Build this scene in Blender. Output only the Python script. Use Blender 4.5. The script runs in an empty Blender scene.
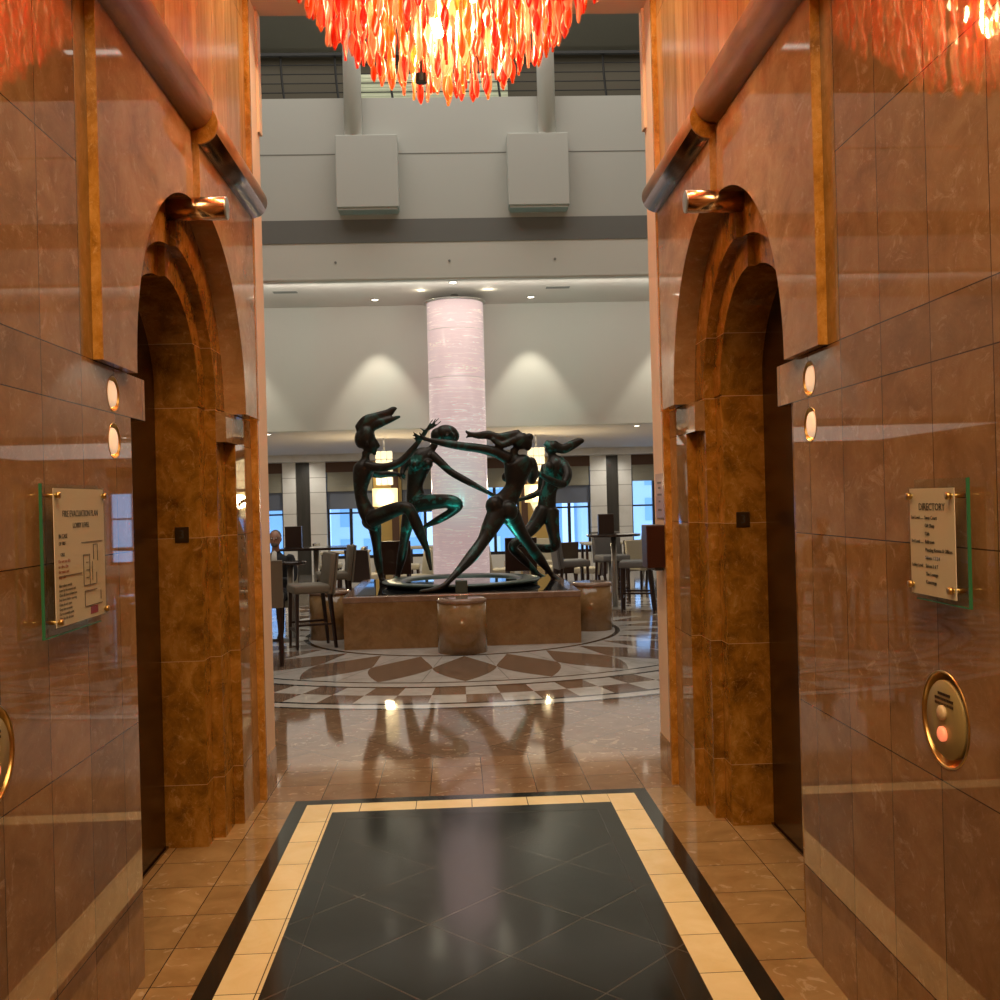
import bpy, bmesh, math, random
from math import sin, cos, pi, radians
from mathutils import Vector, Matrix
random.seed(7)
COL = bpy.context.scene.collection
X0 = .0456            # centre line of the lift lobby
H = 1.66             # eye height
TH, ROLL, SX = .04, .0263, -4.3

# ------------------------------------------------------------------ materials
class N:
    def __init__(s, name):
        s.m = bpy.data.materials.new(name); s.m.use_nodes = True
        s.t = s.m.node_tree; s.n = s.t.nodes; s.l = s.t.links
        s.p = s.n['Principled BSDF']; s.out = s.n['Material Output']
    def add(s, t, **k):
        x = s.n.new(t)
        for a, b in k.items(): setattr(x, a, b)
        return x
    def link(s, a, b): s.l.new(a, b)
    def math(s, op, a, b=None, c=None):
        x = s.add('ShaderNodeMath', operation=op)
        for i, v in enumerate((a, b, c)):
            if v is None: continue
            if isinstance(v, (int, float)): x.inputs[i].default_value = v
            else: s.link(v, x.inputs[i])
        return x.outputs[0]
    def pos(s):
        g = s.add('ShaderNodeNewGeometry'); sp = s.add('ShaderNodeSeparateXYZ')
        s.link(g.outputs['Position'], sp.inputs[0]); return g.outputs['Position'], sp.outputs
    def mapped(s, v, sc, rot=(0, 0, 0)):
        m = s.add('ShaderNodeMapping'); s.link(v, m.inputs['Vector'])
        m.inputs['Scale'].default_value = sc; m.inputs['Rotation'].default_value = rot; return m.outputs[0]
    def noise(s, v, sc, det=4, rough=.55, dist=0):
        x = s.add('ShaderNodeTexNoise'); s.link(v, x.inputs['Vector'])
        x.inputs['Scale'].default_value = sc; x.inputs['Detail'].default_value = det
        x.inputs['Roughness'].default_value = rough; x.inputs['Distortion'].default_value = dist
        return x.outputs[0]
    def ramp(s, f, stops):
        x = s.add('ShaderNodeValToRGB'); e = x.color_ramp.elements
        while len(e) < len(stops): e.new(.5)
        for q, (p_, c) in zip(e, stops):
            q.position = p_; q.color = (*c, 1) if len(c) == 3 else c
        s.link(f, x.inputs[0]); return x.outputs[0]
    def mix(s, f, a, b, bt='MIX'):
        x = s.add('ShaderNodeMix', data_type='RGBA', blend_type=bt)
        for i, v in ((0, f), (6, a), (7, b)):
            if isinstance(v, (int, float)): x.inputs[i].default_value = v
            elif isinstance(v, tuple): x.inputs[i].default_value = (*v, 1)
            else: s.link(v, x.inputs[i])
        return x.outputs[2]
    def near(s, v, period, off, w):       # mask of lines repeated every period
        d = s.math('PINGPONG', s.math('SUBTRACT', v, off), period / 2)
        return s.math('LESS_THAN', d, w)
    def anyof(s, ms):
        r = ms[0]
        for q in ms[1:]: r = s.math('MAXIMUM', r, q)
        return r

def plain(name, c, rough=.5, metal=0, emit=None, es=0, spec=.5, trans=0):
    k = N(name); p = k.p
    p.inputs['Base Color'].default_value = (*c, 1); p.inputs['Roughness'].default_value = rough
    p.inputs['Metallic'].default_value = metal; p.inputs['Specular IOR Level'].default_value = spec
    p.inputs['Transmission Weight'].default_value = trans
    if emit: p.inputs['Emission Color'].default_value = (*emit, 1); p.inputs['Emission Strength'].default_value = es
    return k.m

def marble(name, lo, mid, hi, vein, sc=(1, 1, .45), freq=3, rough=.07, zj=(), yj=None, xj=None, blotch=.5, joint=(.06, .03, .015), jw=.0016, fine=1., slab=True, spec=.5, fleck=.30):
    k = N(name); P, S = k.pos()
    slabshift = None
    v = k.mapped(P, sc)
    if slab:
        ids = []
        if zj:
            z_id = None
            for z in zj:
                g = k.math('GREATER_THAN', S[2], z); z_id = g if z_id is None else k.math('ADD', z_id, g)
            ids.append(z_id)
        if yj: ids.append(k.math('FLOOR', k.math('DIVIDE', k.math('SUBTRACT', S[1], yj[1]), yj[0])))
        if xj: ids.append(k.math('FLOOR', k.math('DIVIDE', k.math('SUBTRACT', S[0], xj[1]), xj[0])))
        if ids:
            cmb = k.add('ShaderNodeCombineXYZ')
            for i, q in enumerate(ids[:3]): k.link(q, cmb.inputs[i])
            wn = k.add('ShaderNodeTexWhiteNoise', noise_dimensions='3D'); k.link(cmb.outputs[0], wn.inputs['Vector'])
            va = k.add('ShaderNodeVectorMath', operation='MULTIPLY_ADD'); k.link(wn.outputs['Color'], va.inputs[0])
            va.inputs[1].default_value = (7, 5, 9); k.link(v, va.inputs[2]); v = va.outputs[0]
            slabshift = wn.outputs['Value']
    n1 = k.noise(v, freq, 7, .66, .5)
    col = k.ramp(n1, [(.30, lo), (.5, mid), (.72, hi)])
    n2 = k.noise(v, freq * 2.4, 9, .74, 1.0)
    col = k.mix(k.math('MULTIPLY', k.ramp(n2, [(.56, (0, 0, 0)), (.70, (1, 1, 1))]), fleck * fine), col, vein)
    vn = k.noise(v, freq * 1.1, 5, .62, 2.2)
    vm = k.ramp(k.math('ABSOLUTE', k.math('SUBTRACT', vn, .5)), [(0, (1, 1, 1)), (.012, (0, 0, 0))])
    col = k.mix(k.math('MULTIPLY', vm, blotch), col, vein)
    if slabshift is not None:
        br = k.math('MULTIPLY_ADD', slabshift, .30, .84)
        c2 = k.add('ShaderNodeCombineColor')
        for i in range(3): k.link(br, c2.inputs[i])
        col = k.mix(1., col, c2.outputs[0], 'MULTIPLY')
    ms = []
    for z in zj: ms.append(k.math('COMPARE', S[2], z, jw))
    if yj: ms.append(k.near(S[1], yj[0], yj[1], jw))
    if xj: ms.append(k.near(S[0], xj[0], xj[1], jw))
    if ms: col = k.mix(k.anyof(ms), col, joint)
    k.link(col, k.p.inputs['Base Color']); k.p.inputs['Roughness'].default_value = rough
    k.p.inputs['Specular IOR Level'].default_value = spec
    return k.m

def tiles(name, c1, c2, period, off=(0, 0), rot=0, rough=.08, joint=(.05, .03, .02), jw=.0022, vein=(.6, .45, .3), vf=.35, var=.25, freq=5, spec=.5):
    k = N(name); P, S = k.pos()
    if rot:
        P = k.mapped(P, (1, 1, 1), (0, 0, rot)); sp = k.add('ShaderNodeSeparateXYZ'); k.link(P, sp.inputs[0]); S = sp.outputs
    px, py = period
    ix = k.math('FLOOR', k.math('DIVIDE', k.math('SUBTRACT', S[0], off[0]), px))
    iy = k.math('FLOOR', k.math('DIVIDE', k.math('SUBTRACT', S[1], off[1]), py))
    cmb = k.add('ShaderNodeCombineXYZ'); k.link(ix, cmb.inputs[0]); k.link(iy, cmb.inputs[1])
    wn = k.add('ShaderNodeTexWhiteNoise', noise_dimensions='3D'); k.link(cmb.outputs[0], wn.inputs['Vector'])
    va = k.add('ShaderNodeVectorMath', operation='MULTIPLY_ADD'); k.link(wn.outputs['Color'], va.inputs[0])
    va.inputs[1].default_value = (7, 5, 9); k.link(P, va.inputs[2])
    col = k.ramp(k.noise(va.outputs[0], freq, 5, .6, .8), [(.3, c1), (.7, c2)])
    vm = k.ramp(k.noise(va.outputs[0], freq * 1.5, 4, .55, 2.5), [(.60, (0, 0, 0)), (.67, (1, 1, 1))])
    col = k.mix(k.math('MULTIPLY', vm, vf), col, vein)
    br = k.math('MULTIPLY_ADD', wn.outputs['Value'], var, 1 - var / 2)
    c2_ = k.add('ShaderNodeCombineColor')
    for i in range(3): k.link(br, c2_.inputs[i])
    col = k.mix(1., col, c2_.outputs[0], 'MULTIPLY')
    col = k.mix(k.anyof([k.near(S[0], px, off[0], jw), k.near(S[1], py, off[1], jw)]), col, joint)
    k.link(col, k.p.inputs['Base Color']); k.p.inputs['Roughness'].default_value = rough; k.p.inputs['Specular IOR Level'].default_value = spec
    bp = k.add('ShaderNodeBump'); bp.inputs['Strength'].default_value = .04; bp.inputs['Distance'].default_value = .01
    k.link(k.noise(P, 2.2, 2, .5), bp.inputs['Height']); k.link(bp.outputs[0], k.p.inputs['Normal'])
    return k.m

WZ = (.305, .905, 1.513, 1.987, 2.142, 2.743)
M = {}
M['wall'] = marble('polished_brown_marble', (.225, .116, .044), (.305, .166, .070), (.385, .225, .104), (.66, .48, .33), (.8, .8, 1.05), 5.5, .02, zj=WZ, yj=(.30, 2.54), blotch=.10, spec=.31, jw=.0017, fleck=.5)
M['wall_up'] = marble('upper_streaked_marble', (.28, .13, .040), (.42, .22, .08), (.54, .32, .14), (.66, .47, .28), (2.4, 2.4, .25), 4, .16, spec=.22, zj=(2.743, 3.55, 4.4), yj=(.30, 2.54), blotch=.25)
M['panel'] = marble('raised_panel_marble', (.25, .13, .05), (.35, .195, .085), (.45, .27, .13), (.64, .47, .30), (.8, .8, 1.05), 6., .05, blotch=.10, spec=.32, fleck=.5, slab=False)
M['jamb'] = marble('amber_breccia_marble', (.095, .036, .003), (.27, .115, .012), (.46, .215, .045), (.62, .36, .14), (1, 1, .8), 7.5, .13, spec=.3, zj=(.305, .91, 1.513, 2.15, 2.45), blotch=.22, joint=(.48, .30, .15), fleck=.6)
M['strip'] = marble('orange_edge_marble', (.22, .085, .008), (.44, .19, .028), (.62, .31, .08), (.72, .46, .19), (1, 1, .7), 15, .2, spec=.25, blotch=.25, slab=False, fleck=.7)
M['inlay'] = marble('muted_inlay_marble', (.20, .105, .022), (.30, .165, .045), (.38, .22, .075), (.5, .34, .16), (1, 1, .6), 12, .12, spec=.3, blotch=.1, slab=False, fleck=.5)
M['mould'] = marble('moulding_marble', (.17, .085, .035), (.25, .13, .057), (.33, .18, .09), (.42, .25, .14), (2, .6, 2), 4, .38, spec=.3, blotch=.12, slab=False)
M['bronze'] = plain('dark_polished_bronze', (.15, .10, .075), .24, 1)
M['copper'] = plain('polished_copper', (.72, .46, .28), .2, 1)
M['copper_cap'] = plain('brushed_steel_cap', (.62, .60, .58), .3, 1)
M['brass'] = plain('brass', (.62, .40, .14), .3, 1)
M['brass_pl'] = plain('brushed_brass_plate', (.42, .32, .13), .5, .4)
M['brass_dk'] = plain('dark_brass', (.09, .05, .02), .35, .8)
M['door'] = marble('dark_bronze_lift_door', (.018, .006, .002), (.024, .008, .003), (.032, .011, .004), (.035, .014, .006), (1, 1, 1), 2, .22, blotch=0, slab=False)
M['pink'] = plain('peach_plaster', (.80, .58, .42), .6)
M['brown_tile'] = tiles('brown_floor_tile', (.26, .145, .055), (.37, .22, .095), (.305, .305), (X0 + .985, 5.65), rough=.1)
M['brown_mid'] = tiles('brown_cross_tile', (.19, .105, .055), (.26, .155, .085), (.305, .305), (X0 + .985, 5.65), rough=.075, spec=.2)
M['brown_diag'] = tiles('brown_diagonal_tile', (.15, .088, .05), (.21, .13, .08), (.43, .43), (.1, .2), radians(45), rough=.06, spec=.08, joint=(.075, .05, .035))
M['cream'] = tiles('cream_floor_tile', (.80, .60, .30), (.88, .70, .40), (.305, .305), (X0 + .755, 5.42 - .15), rough=.12, vf=.12, var=.1, joint=(.10, .06, .03))
M['cream_x'] = tiles('cream_row_tile', (.80, .60, .30), (.88, .70, .40), (.305, .305), (X0 + .0, 5.42), rough=.12, vf=.12, var=.1, joint=(.10, .06, .03))
M['black'] = tiles('black_granite_border', (.010, .010, .009), (.016, .016, .014), (5, .305), (X0 + 6, 5.42 - .15), rough=.1, vf=0, var=.1, joint=(.03, .022, .016))
M['black_diag'] = tiles('black_granite_field', (.011, .013, .012), (.017, .019, .017), (.43, .43), (.12, .1), radians(45), rough=.12, vf=0, var=.2, joint=(.075, .062, .05), jw=.0028)
M['med_brown'] = marble('medallion_brown_stone', (.16, .10, .066), (.21, .135, .095), (.25, .165, .115), (.35, .26, .2), (1, 1, 1), 8, .07, slab=False, blotch=.1)
M['med_white'] = marble('medallion_pale_stone', (.46, .42, .38), (.56, .52, .48), (.64, .60, .55), (.7, .66, .62), (1, 1, 1), 5, .07, slab=False, blotch=.1)
M['med_grey'] = marble('medallion_grey_stone', (.24, .21, .19), (.30, .27, .24), (.35, .32, .29), (.45, .42, .4), (1, 1, 1), 5, .07, slab=False, blotch=.1)
M['med_black'] = plain('medallion_black_band', (.018, .014, .012), .08)
M['lounge_floor'] = tiles('lounge_floor_stone', (.20, .175, .145), (.29, .255, .215), (.6, .6), (0, 0), rough=.07, joint=(.1, .085, .07))
M['white'] = plain('atrium_white_paint', (.63, .61, .55), .7)
M['fascia'] = plain('fascia_grey_paint', (.50, .50, .46), .7)
M['shaft'] = plain('pale_column_paint', (.82, .82, .78), .6)
M['greyband'] = plain('dark_grey_band', (.155, .155, .145), .5)
M['groove'] = plain('panel_groove', (.22, .22, .2), .8)
M['upceil'] = plain('upper_ceiling_paint', (.30, .29, .25), .8)
M['soffit'] = plain('soffit_paint', (.70, .64, .58), .7)
M['darkwall'] = plain('gallery_dark_wall', (.10, .085, .06), .6)
M['rail'] = plain('black_rail_metal', (.008, .007, .006), .6)
M['louver'] = plain('lit_louvre_cream', (.55, .56, .42), .6, emit=(.8, .85, .6), es=.22)
M['pil'] = marble('white_marble_pilaster', (.76, .74, .68), (.84, .82, .77), (.88, .86, .82), (.9, .88, .85), (1, 1, 1), 2, .2, zj=(.95, 1.45, 1.95, 2.3), slab=False, blotch=.1, joint=(.45, .42, .38), jw=.008)
M['slot'] = marble('dark_slate_slot', (.035, .033, .028), (.05, .047, .04), (.065, .06, .052), (.08, .075, .065), (3, 3, .3), 4, .3, slab=False, blotch=0)
M['gold'] = plain('gold_wall_panel', (.62, .42, .13), .35, .2)
M['valance'] = plain('brown_window_valance', (.10, .045, .022), .6)
M['roman'] = plain('beige_roman_blind', (.34, .32, .25), .8)
M['shade'] = plain('grey_roller_shade', (.16, .18, .23), .8)
M['frame_dk'] = plain('dark_window_frame', (.012, .012, .014), .4)
M['outside_a'] = plain('pale_facade_outside', (.78, .86, .95), .8)
M['outside_b'] = plain('blue_facade_outside', (.42, .60, .80), .6)
M['ped'] = marble('pedestal_brown_marble', (.20, .105, .038), (.28, .155, .062), (.34, .20, .09), (.45, .31, .18), (1, 1, 1), 5, .12, slab=False, blotch=.2)
M['ped_trim'] = marble('pedestal_rim_marble', (.20, .11, .07), (.28, .165, .11), (.35, .22, .16), (.5, .38, .3), (1, 1, 1), 5, .08, slab=False, blotch=.2)
M['ped_top'] = plain('black_glossy_stone', (.012, .013, .014), .03)
M['water'] = plain('still_dark_water', (.02, .06, .055), .02)
M['stool_l'] = plain('taupe_upholstery', (.19, .165, .13), .75)
M['stool_g'] = plain('grey_upholstery', (.15, .145, .14), .75)
M['stool_c'] = plain('cream_upholstery', (.42, .39, .31), .75)
M['darkwood'] = plain('dark_wenge_wood', (.025, .010, .007), .3)
M['maroon'] = plain('dark_maroon_box', (.035, .008, .004), .3)
M['steel'] = plain('satin_steel', (.42, .40, .37), .35, .8)
M['tabletop'] = plain('dark_tabletop', (.03, .016, .012), .12)
M['paper'] = plain('white_paper', (.80, .78, .74), .7)
M['sign_paper'] = plain('sign_paper', (.86, .68, .54), .6)
M['ink'] = plain('black_ink', (.05, .035, .025), .6)
M['ink_soft'] = plain('grey_ink', (.17, .12, .085), .6)
M['ink_red'] = plain('red_ink', (.50, .16, .09), .6)
M['ink_crimson'] = plain('crimson_block', (.42, .02, .03), .5)
M['glass_edge'] = plain('green_glass_edge', (.035, .17, .075), .15)
M['skin'] = plain('skin', (.42, .22, .15), .5)
M['suit'] = plain('dark_suit', (.012, .013, .017), .8)
M['hair'] = plain('grey_hair', (.16, .14, .13), .7)
M['frame_black'] = plain('black_plastic', (.012, .01, .01), .4)
M['button'] = plain('ivory_button', (.70, .52, .30), .4)
M['button_lit'] = plain('glowing_orange_button', (.9, .35, .2), .4, emit=(1, .22, .10), es=.8)
M['lit_disc'] = plain('lit_cream_lens', (.8, .6, .4), .4, emit=(1, .66, .40), es=.62)
M['spot_on'] = plain('downlight_lens', (.9, .9, .9), .4, emit=(1, .9, .72), es=14)
M['bulb'] = plain('chandelier_bulb', (1, .9, .7), .4, emit=(1, .72, .32), es=26)
M['lampshade'] = plain('lit_lampshade', (.8, .65, .35), .6, emit=(1, .76, .36), es=1.15)
M['lampglass'] = plain('lit_glass_blocks', (.8, .75, .6), .15, emit=(1, .82, .5), es=.55)
M['pinksign'] = plain('pink_notice', (.45, .27, .2), .3)
M['headlight'] = plain('plaster_header', (.62, .44, .32), .6)

def glassmix(name, tint, fac_ior=1.45):
    k = N(name); k.n.remove(k.p)
    t = k.add('ShaderNodeBsdfTransparent'); t.inputs[0].default_value = (*tint, 1)
    g = k.add('ShaderNodeBsdfGlossy'); g.inputs['Roughness'].default_value = .02
    f = k.add('ShaderNodeFresnel'); f.inputs[0].default_value = fac_ior
    ge = k.add('ShaderNodeNewGeometry'); ff = k.math('MULTIPLY', f.outputs[0], k.math('SUBTRACT', 1., ge.outputs['Backfacing']))
    mx = k.add('ShaderNodeMixShader'); k.link(ff, mx.inputs[0]); k.link(t.outputs[0], mx.inputs[1]); k.link(g.outputs[0], mx.inputs[2])
    k.link(mx.outputs[0], k.out.inputs[0]); return k.m
M['glass'] = glassmix('clear_glass', (.93, .96, .93), 1.22)
M['pane'] = glassmix('window_glass', (.9, .95, 1.), 1.3)

def dropmat(name, c, edge):
    k = N(name); k.n.remove(k.p)
    lw = k.add('ShaderNodeLayerWeight'); lw.inputs[0].default_value = .5
    cc = k.mix(k.ramp(lw.outputs['Facing'], [(.25, (0, 0, 0)), (.62, (1, 1, 1))]), c, edge)
    tl = k.add('ShaderNodeBsdfTranslucent'); k.link(cc, tl.inputs[0])
    df = k.add('ShaderNodeBsdfDiffuse'); k.link(cc, df.inputs[0])
    gl = k.add('ShaderNodeBsdfGlossy'); gl.inputs['Roughness'].default_value = .08
    tp = k.add('ShaderNodeBsdfTransparent'); k.link(cc, tp.inputs[0])
    def mx(f, a, b):
        m = k.add('ShaderNodeMixShader')
        if isinstance(f, float): m.inputs[0].default_value = f
        else: k.link(f, m.inputs[0])
        k.link(a, m.inputs[1]); k.link(b, m.inputs[2]); return m.outputs[0]
    a = mx(.3, tl.outputs[0], df.outputs[0]); a = mx(.42, a, tp.outputs[0]); a = mx(.14, a, gl.outputs[0])
    k.link(a, k.out.inputs[0]); return k.m
DM = [dropmat('red_glass', (.95, .03, .015), (1, .72, .55)), dropmat('orange_glass', (1, .16, .015), (1, .8, .6)),
      dropmat('amber_glass', (1, .32, .04), (1, .85, .65)), dropmat('clear_rose_glass', (.95, .55, .38), (1, .9, .8))]

def colmat():                               # ribbed acrylic light column; ripple highlights and warm patches painted into its colour
    k = N('lit_rippled_acrylic'); P, S = k.pos()
    v = k.mapped(P, (.6, .6, 11)); n = k.noise(v, 1.5, 3, .55, 1.0)
    r = k.ramp(k.math('ABSOLUTE', k.math('SUBTRACT', n, .5)), [(0, (1, 1, 1)), (.014, (0, 0, 0))])
    big = k.noise(P, 1.1, 2, .5)
    warm = k.mix(k.ramp(k.noise(k.mapped(P, (1, 1, .8)), 1.5, 2, .5), [(.42, (0, 0, 0)), (.62, (1, 1, 1))]), (1, .88, .84), (1, .80, .62))
    c = k.mix(k.math('MULTIPLY', r, k.math('MULTIPLY_ADD', big, 1.4, .0)), (.60, .455, .455), warm)
    k.link(c, k.p.inputs['Base Color']); k.link(c, k.p.inputs['Emission Color'])
    k.p.inputs['Emission Strength'].default_value = .62; k.p.inputs['Roughness'].default_value = .22
    bp = k.add('ShaderNodeBump'); bp.inputs['Strength'].default_value = .5; k.link(n, bp.inputs['Height']); k.link(bp.outputs[0], k.p.inputs['Normal'])
    return k.m
M['column'] = colmat()
def bronzemat(name, teal):
    k = N(name); P, S = k.pos()
    n = k.noise(P, 5, 5, .6, .6)
    c = k.ramp(n, [(.40, (.018, .011, .007)), (.54, (.028, .019, .013)), (.76 - teal, (.025, .12, .10))])
    k.link(c, k.p.inputs['Base Color']); k.p.inputs['Metallic'].default_value = .5; k.p.inputs['Roughness'].default_value = .42
    return k.m
M['statue'] = bronzemat('dark_patinated_bronze', .0)
M['statue_teal'] = bronzemat('green_patinated_bronze', .16)
k = N('verdigris_rim'); P_, S_ = k.pos()
k.link(k.ramp(k.noise(P_, 4, 4, .6, .5), [(.35, (.06, .085, .075)), (.65, (.10, .135, .12))]), k.p.inputs['Base Color']); k.p.inputs['Roughness'].default_value = .35; k.p.inputs['Metallic'].default_value = .3
M['verdigris'] = k.m

# ------------------------------------------------------------------ helpers
def obj(name, bm, mat, parent=None, smooth=False, loc=None):
    me = bpy.data.meshes.new(name); bm.normal_update(); bm.to_mesh(me); bm.free()
    for m in (mat if isinstance(mat, (list, tuple)) else [mat]): me.materials.append(m)
    if smooth:
        for f in me.polygons: f.use_smooth = True
    o = bpy.data.objects.new(name, me); COL.objects.link(o)
    if parent: o.parent = parent
    if loc is not None: o.location = loc
    return o
def tag(o, label=None, cat=None, group=None, kind=None):
    if label: o['label'] = label
    if cat: o['category'] = cat
    if group: o['group'] = group
    if kind: o['kind'] = kind
    return o
def struct(name, bm, mat, parent=None, **k):
    o = obj(name, bm, mat, parent, **k)
    if not parent: o['kind'] = 'structure'
    return o
def thing(name, label, cat, loc=(0, 0, 0), rz=0, group=None):
    o = bpy.data.objects.new(name, None); COL.objects.link(o); o.location = loc; o.rotation_euler = (0, 0, rz)
    o.empty_display_size = .1
    return tag(o, label, cat, group)
def box(bm, a, b, bev=0, mi=0):
    x0, x1 = sorted((a[0], b[0])); y0, y1 = sorted((a[1], b[1])); z0, z1 = sorted((a[2], b[2]))
    r = bmesh.ops.create_cube(bm, size=1, matrix=Matrix.Translation(((x0+x1)/2, (y0+y1)/2, (z0+z1)/2)) @ Matrix.Diagonal((x1-x0, y1-y0, z1-z0, 1)))
    fs = {f for v in r['verts'] for f in v.link_faces}
    for f in fs: f.material_index = mi
    if bev:
        es = {e for v in r['verts'] for e in v.link_edges}
        rr = bmesh.ops.bevel(bm, geom=list(es), offset=bev, segments=3, profile=.5, affect='EDGES')
        for f in rr['faces']: f.material_index = mi
    return bm
def cyl(bm, p0, p1, r0, r1=None, n=32, caps=True, mi=0):
    p0, p1 = Vector(p0), Vector(p1); r1 = r0 if r1 is None else r1
    d = p1 - p0; q = d.to_track_quat('Z', 'Y').to_matrix().to_4x4()
    r = bmesh.ops.create_cone(bm, cap_ends=caps, segments=n, radius1=r0, radius2=r1, depth=d.length, matrix=Matrix.Translation((p0 + p1) / 2) @ q)
    for f in {f for v in r['verts'] for f in v.link_faces}: f.material_index = mi
    return bm
def lathe(bm, prof, c=(0, 0, 0), n=40, axis='Z'):
    rings = []
    for r, z in prof:
        ring = []
        for i in range(n):
            a = 2 * pi * i / n; p = (r * cos(a), r * sin(a), z)
            if axis == 'X': p = (z, r * cos(a), r * sin(a))
            ring.append(bm.verts.new((p[0] + c[0], p[1] + c[1], p[2] + c[2])))
        rings.append(ring)
    for A, B in zip(rings, rings[1:]):
        for i in range(n): bm.faces.new((A[i], A[(i+1) % n], B[(i+1) % n], B[i]))
    bm.faces.new(rings[0][::-1]); bm.faces.new(rings[-1])
    bmesh.ops.recalc_face_normals(bm, faces=bm.faces[:])
    return bm
def prism(bm, pts, xa, xb, s=1):         # polygon in (y, z), extruded along x (side s, offset from centre line)
    A = [bm.verts.new((X0 + s * xa, y, z)) for y, z in pts]; B = [bm.verts.new((X0 + s * xb, y, z)) for y, z in pts]
    bm.faces.new(A); bm.faces.new(B[::-1]); n = len(pts)
    for i in range(n): bm.faces.new((A[i], B[i], B[(i+1) % n], A[(i+1) % n]))
    return bm
def fin(bm):
    bmesh.ops.recalc_face_normals(bm, faces=bm.faces[:]); return bm
def sbox(bm, s, xa, ya, za, xb, yb, zb, bev=0):
    return box(bm, (X0 + s * xa, ya, za), (X0 + s * xb, yb, zb), bev)
def cut(o, cutters):                       # permanent boolean cut
    for c in cutters:
        m = o.modifiers.new('cut', 'BOOLEAN'); m.object = c; m.operation = 'DIFFERENCE'; m.solver = 'EXACT'
    dg = bpy.context.evaluated_depsgraph_get(); dg.update()
    me = bpy.data.meshes.new_from_object(o.evaluated_get(dg)); o.modifiers.clear(); o.data = me
    for c in cutters: bpy.data.objects.remove(c)
def text(name, s, size, mat, parent, mw, align='LEFT', xs=1.):
    cu = bpy.data.curves.new(name, 'FONT'); cu.body = s; cu.size = size; cu.extrude = .0003; cu.align_x = align; cu.align_y = 'CENTER'; cu.resolution_u = 2
    t = bpy.data.objects.new(name, cu); COL.objects.link(t)
    bpy.context.view_layer.update(); dg = bpy.context.evaluated_depsgraph_get()
    me = bpy.data.meshes.new_from_object(t.evaluated_get(dg)); bpy.data.objects.remove(t)
    me.transform(mw @ Matrix.Diagonal((xs, 1, 1, 1))); me.materials.clear(); me.materials.append(mat)
    o = bpy.data.objects.new(name, me); COL.objects.link(o); o.parent = parent; return o
def dup(root, loc, rz, label=None, group=None):
    r = root.copy(); COL.objects.link(r); r.location = loc; r.rotation_euler = (0, 0, rz)
    if label: r['label'] = label
    if group: r['group'] = group
    for ch in list(root.children):
        c = ch.copy(); COL.objects.link(c); c.parent = r
        for g in ch.children:
            d = g.copy(); COL.objects.link(d); d.parent = c
    return r

# camera frame, used to turn measured directions into places in the room
F_ = Vector((sin(TH), cos(TH), 0)); R_ = Vector((cos(TH), -sin(TH), 0)); U_ = Vector((0, 0, 1))
def P(u, v, D):
    a = (u - 500 - SX) / 1000; b = (v - 500) / 1000; a, b = a - ROLL * b, b + ROLL * a
    r = F_ + R_ * a - U_ * b; return Vector((0, 0, H)) + r * (D / r.y)

cam = bpy.data.cameras.new('camera'); co = bpy.data.objects.new('camera', cam); COL.objects.link(co)
xc = (R_ - ROLL * U_).normalized(); yc = (U_ + ROLL * R_).normalized(); zc = xc.cross(yc)
co.matrix_world = Matrix(((xc.x, yc.x, zc.x, 0), (xc.y, yc.y, zc.y, 0), (xc.z, yc.z, zc.z, H), (0, 0, 0, 1)))
cam.sensor_width = 36; cam.lens = 36; cam.shift_x = -SX / 1000; cam.clip_start = .05; cam.clip_end = 200
bpy.context.scene.camera = co

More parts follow.
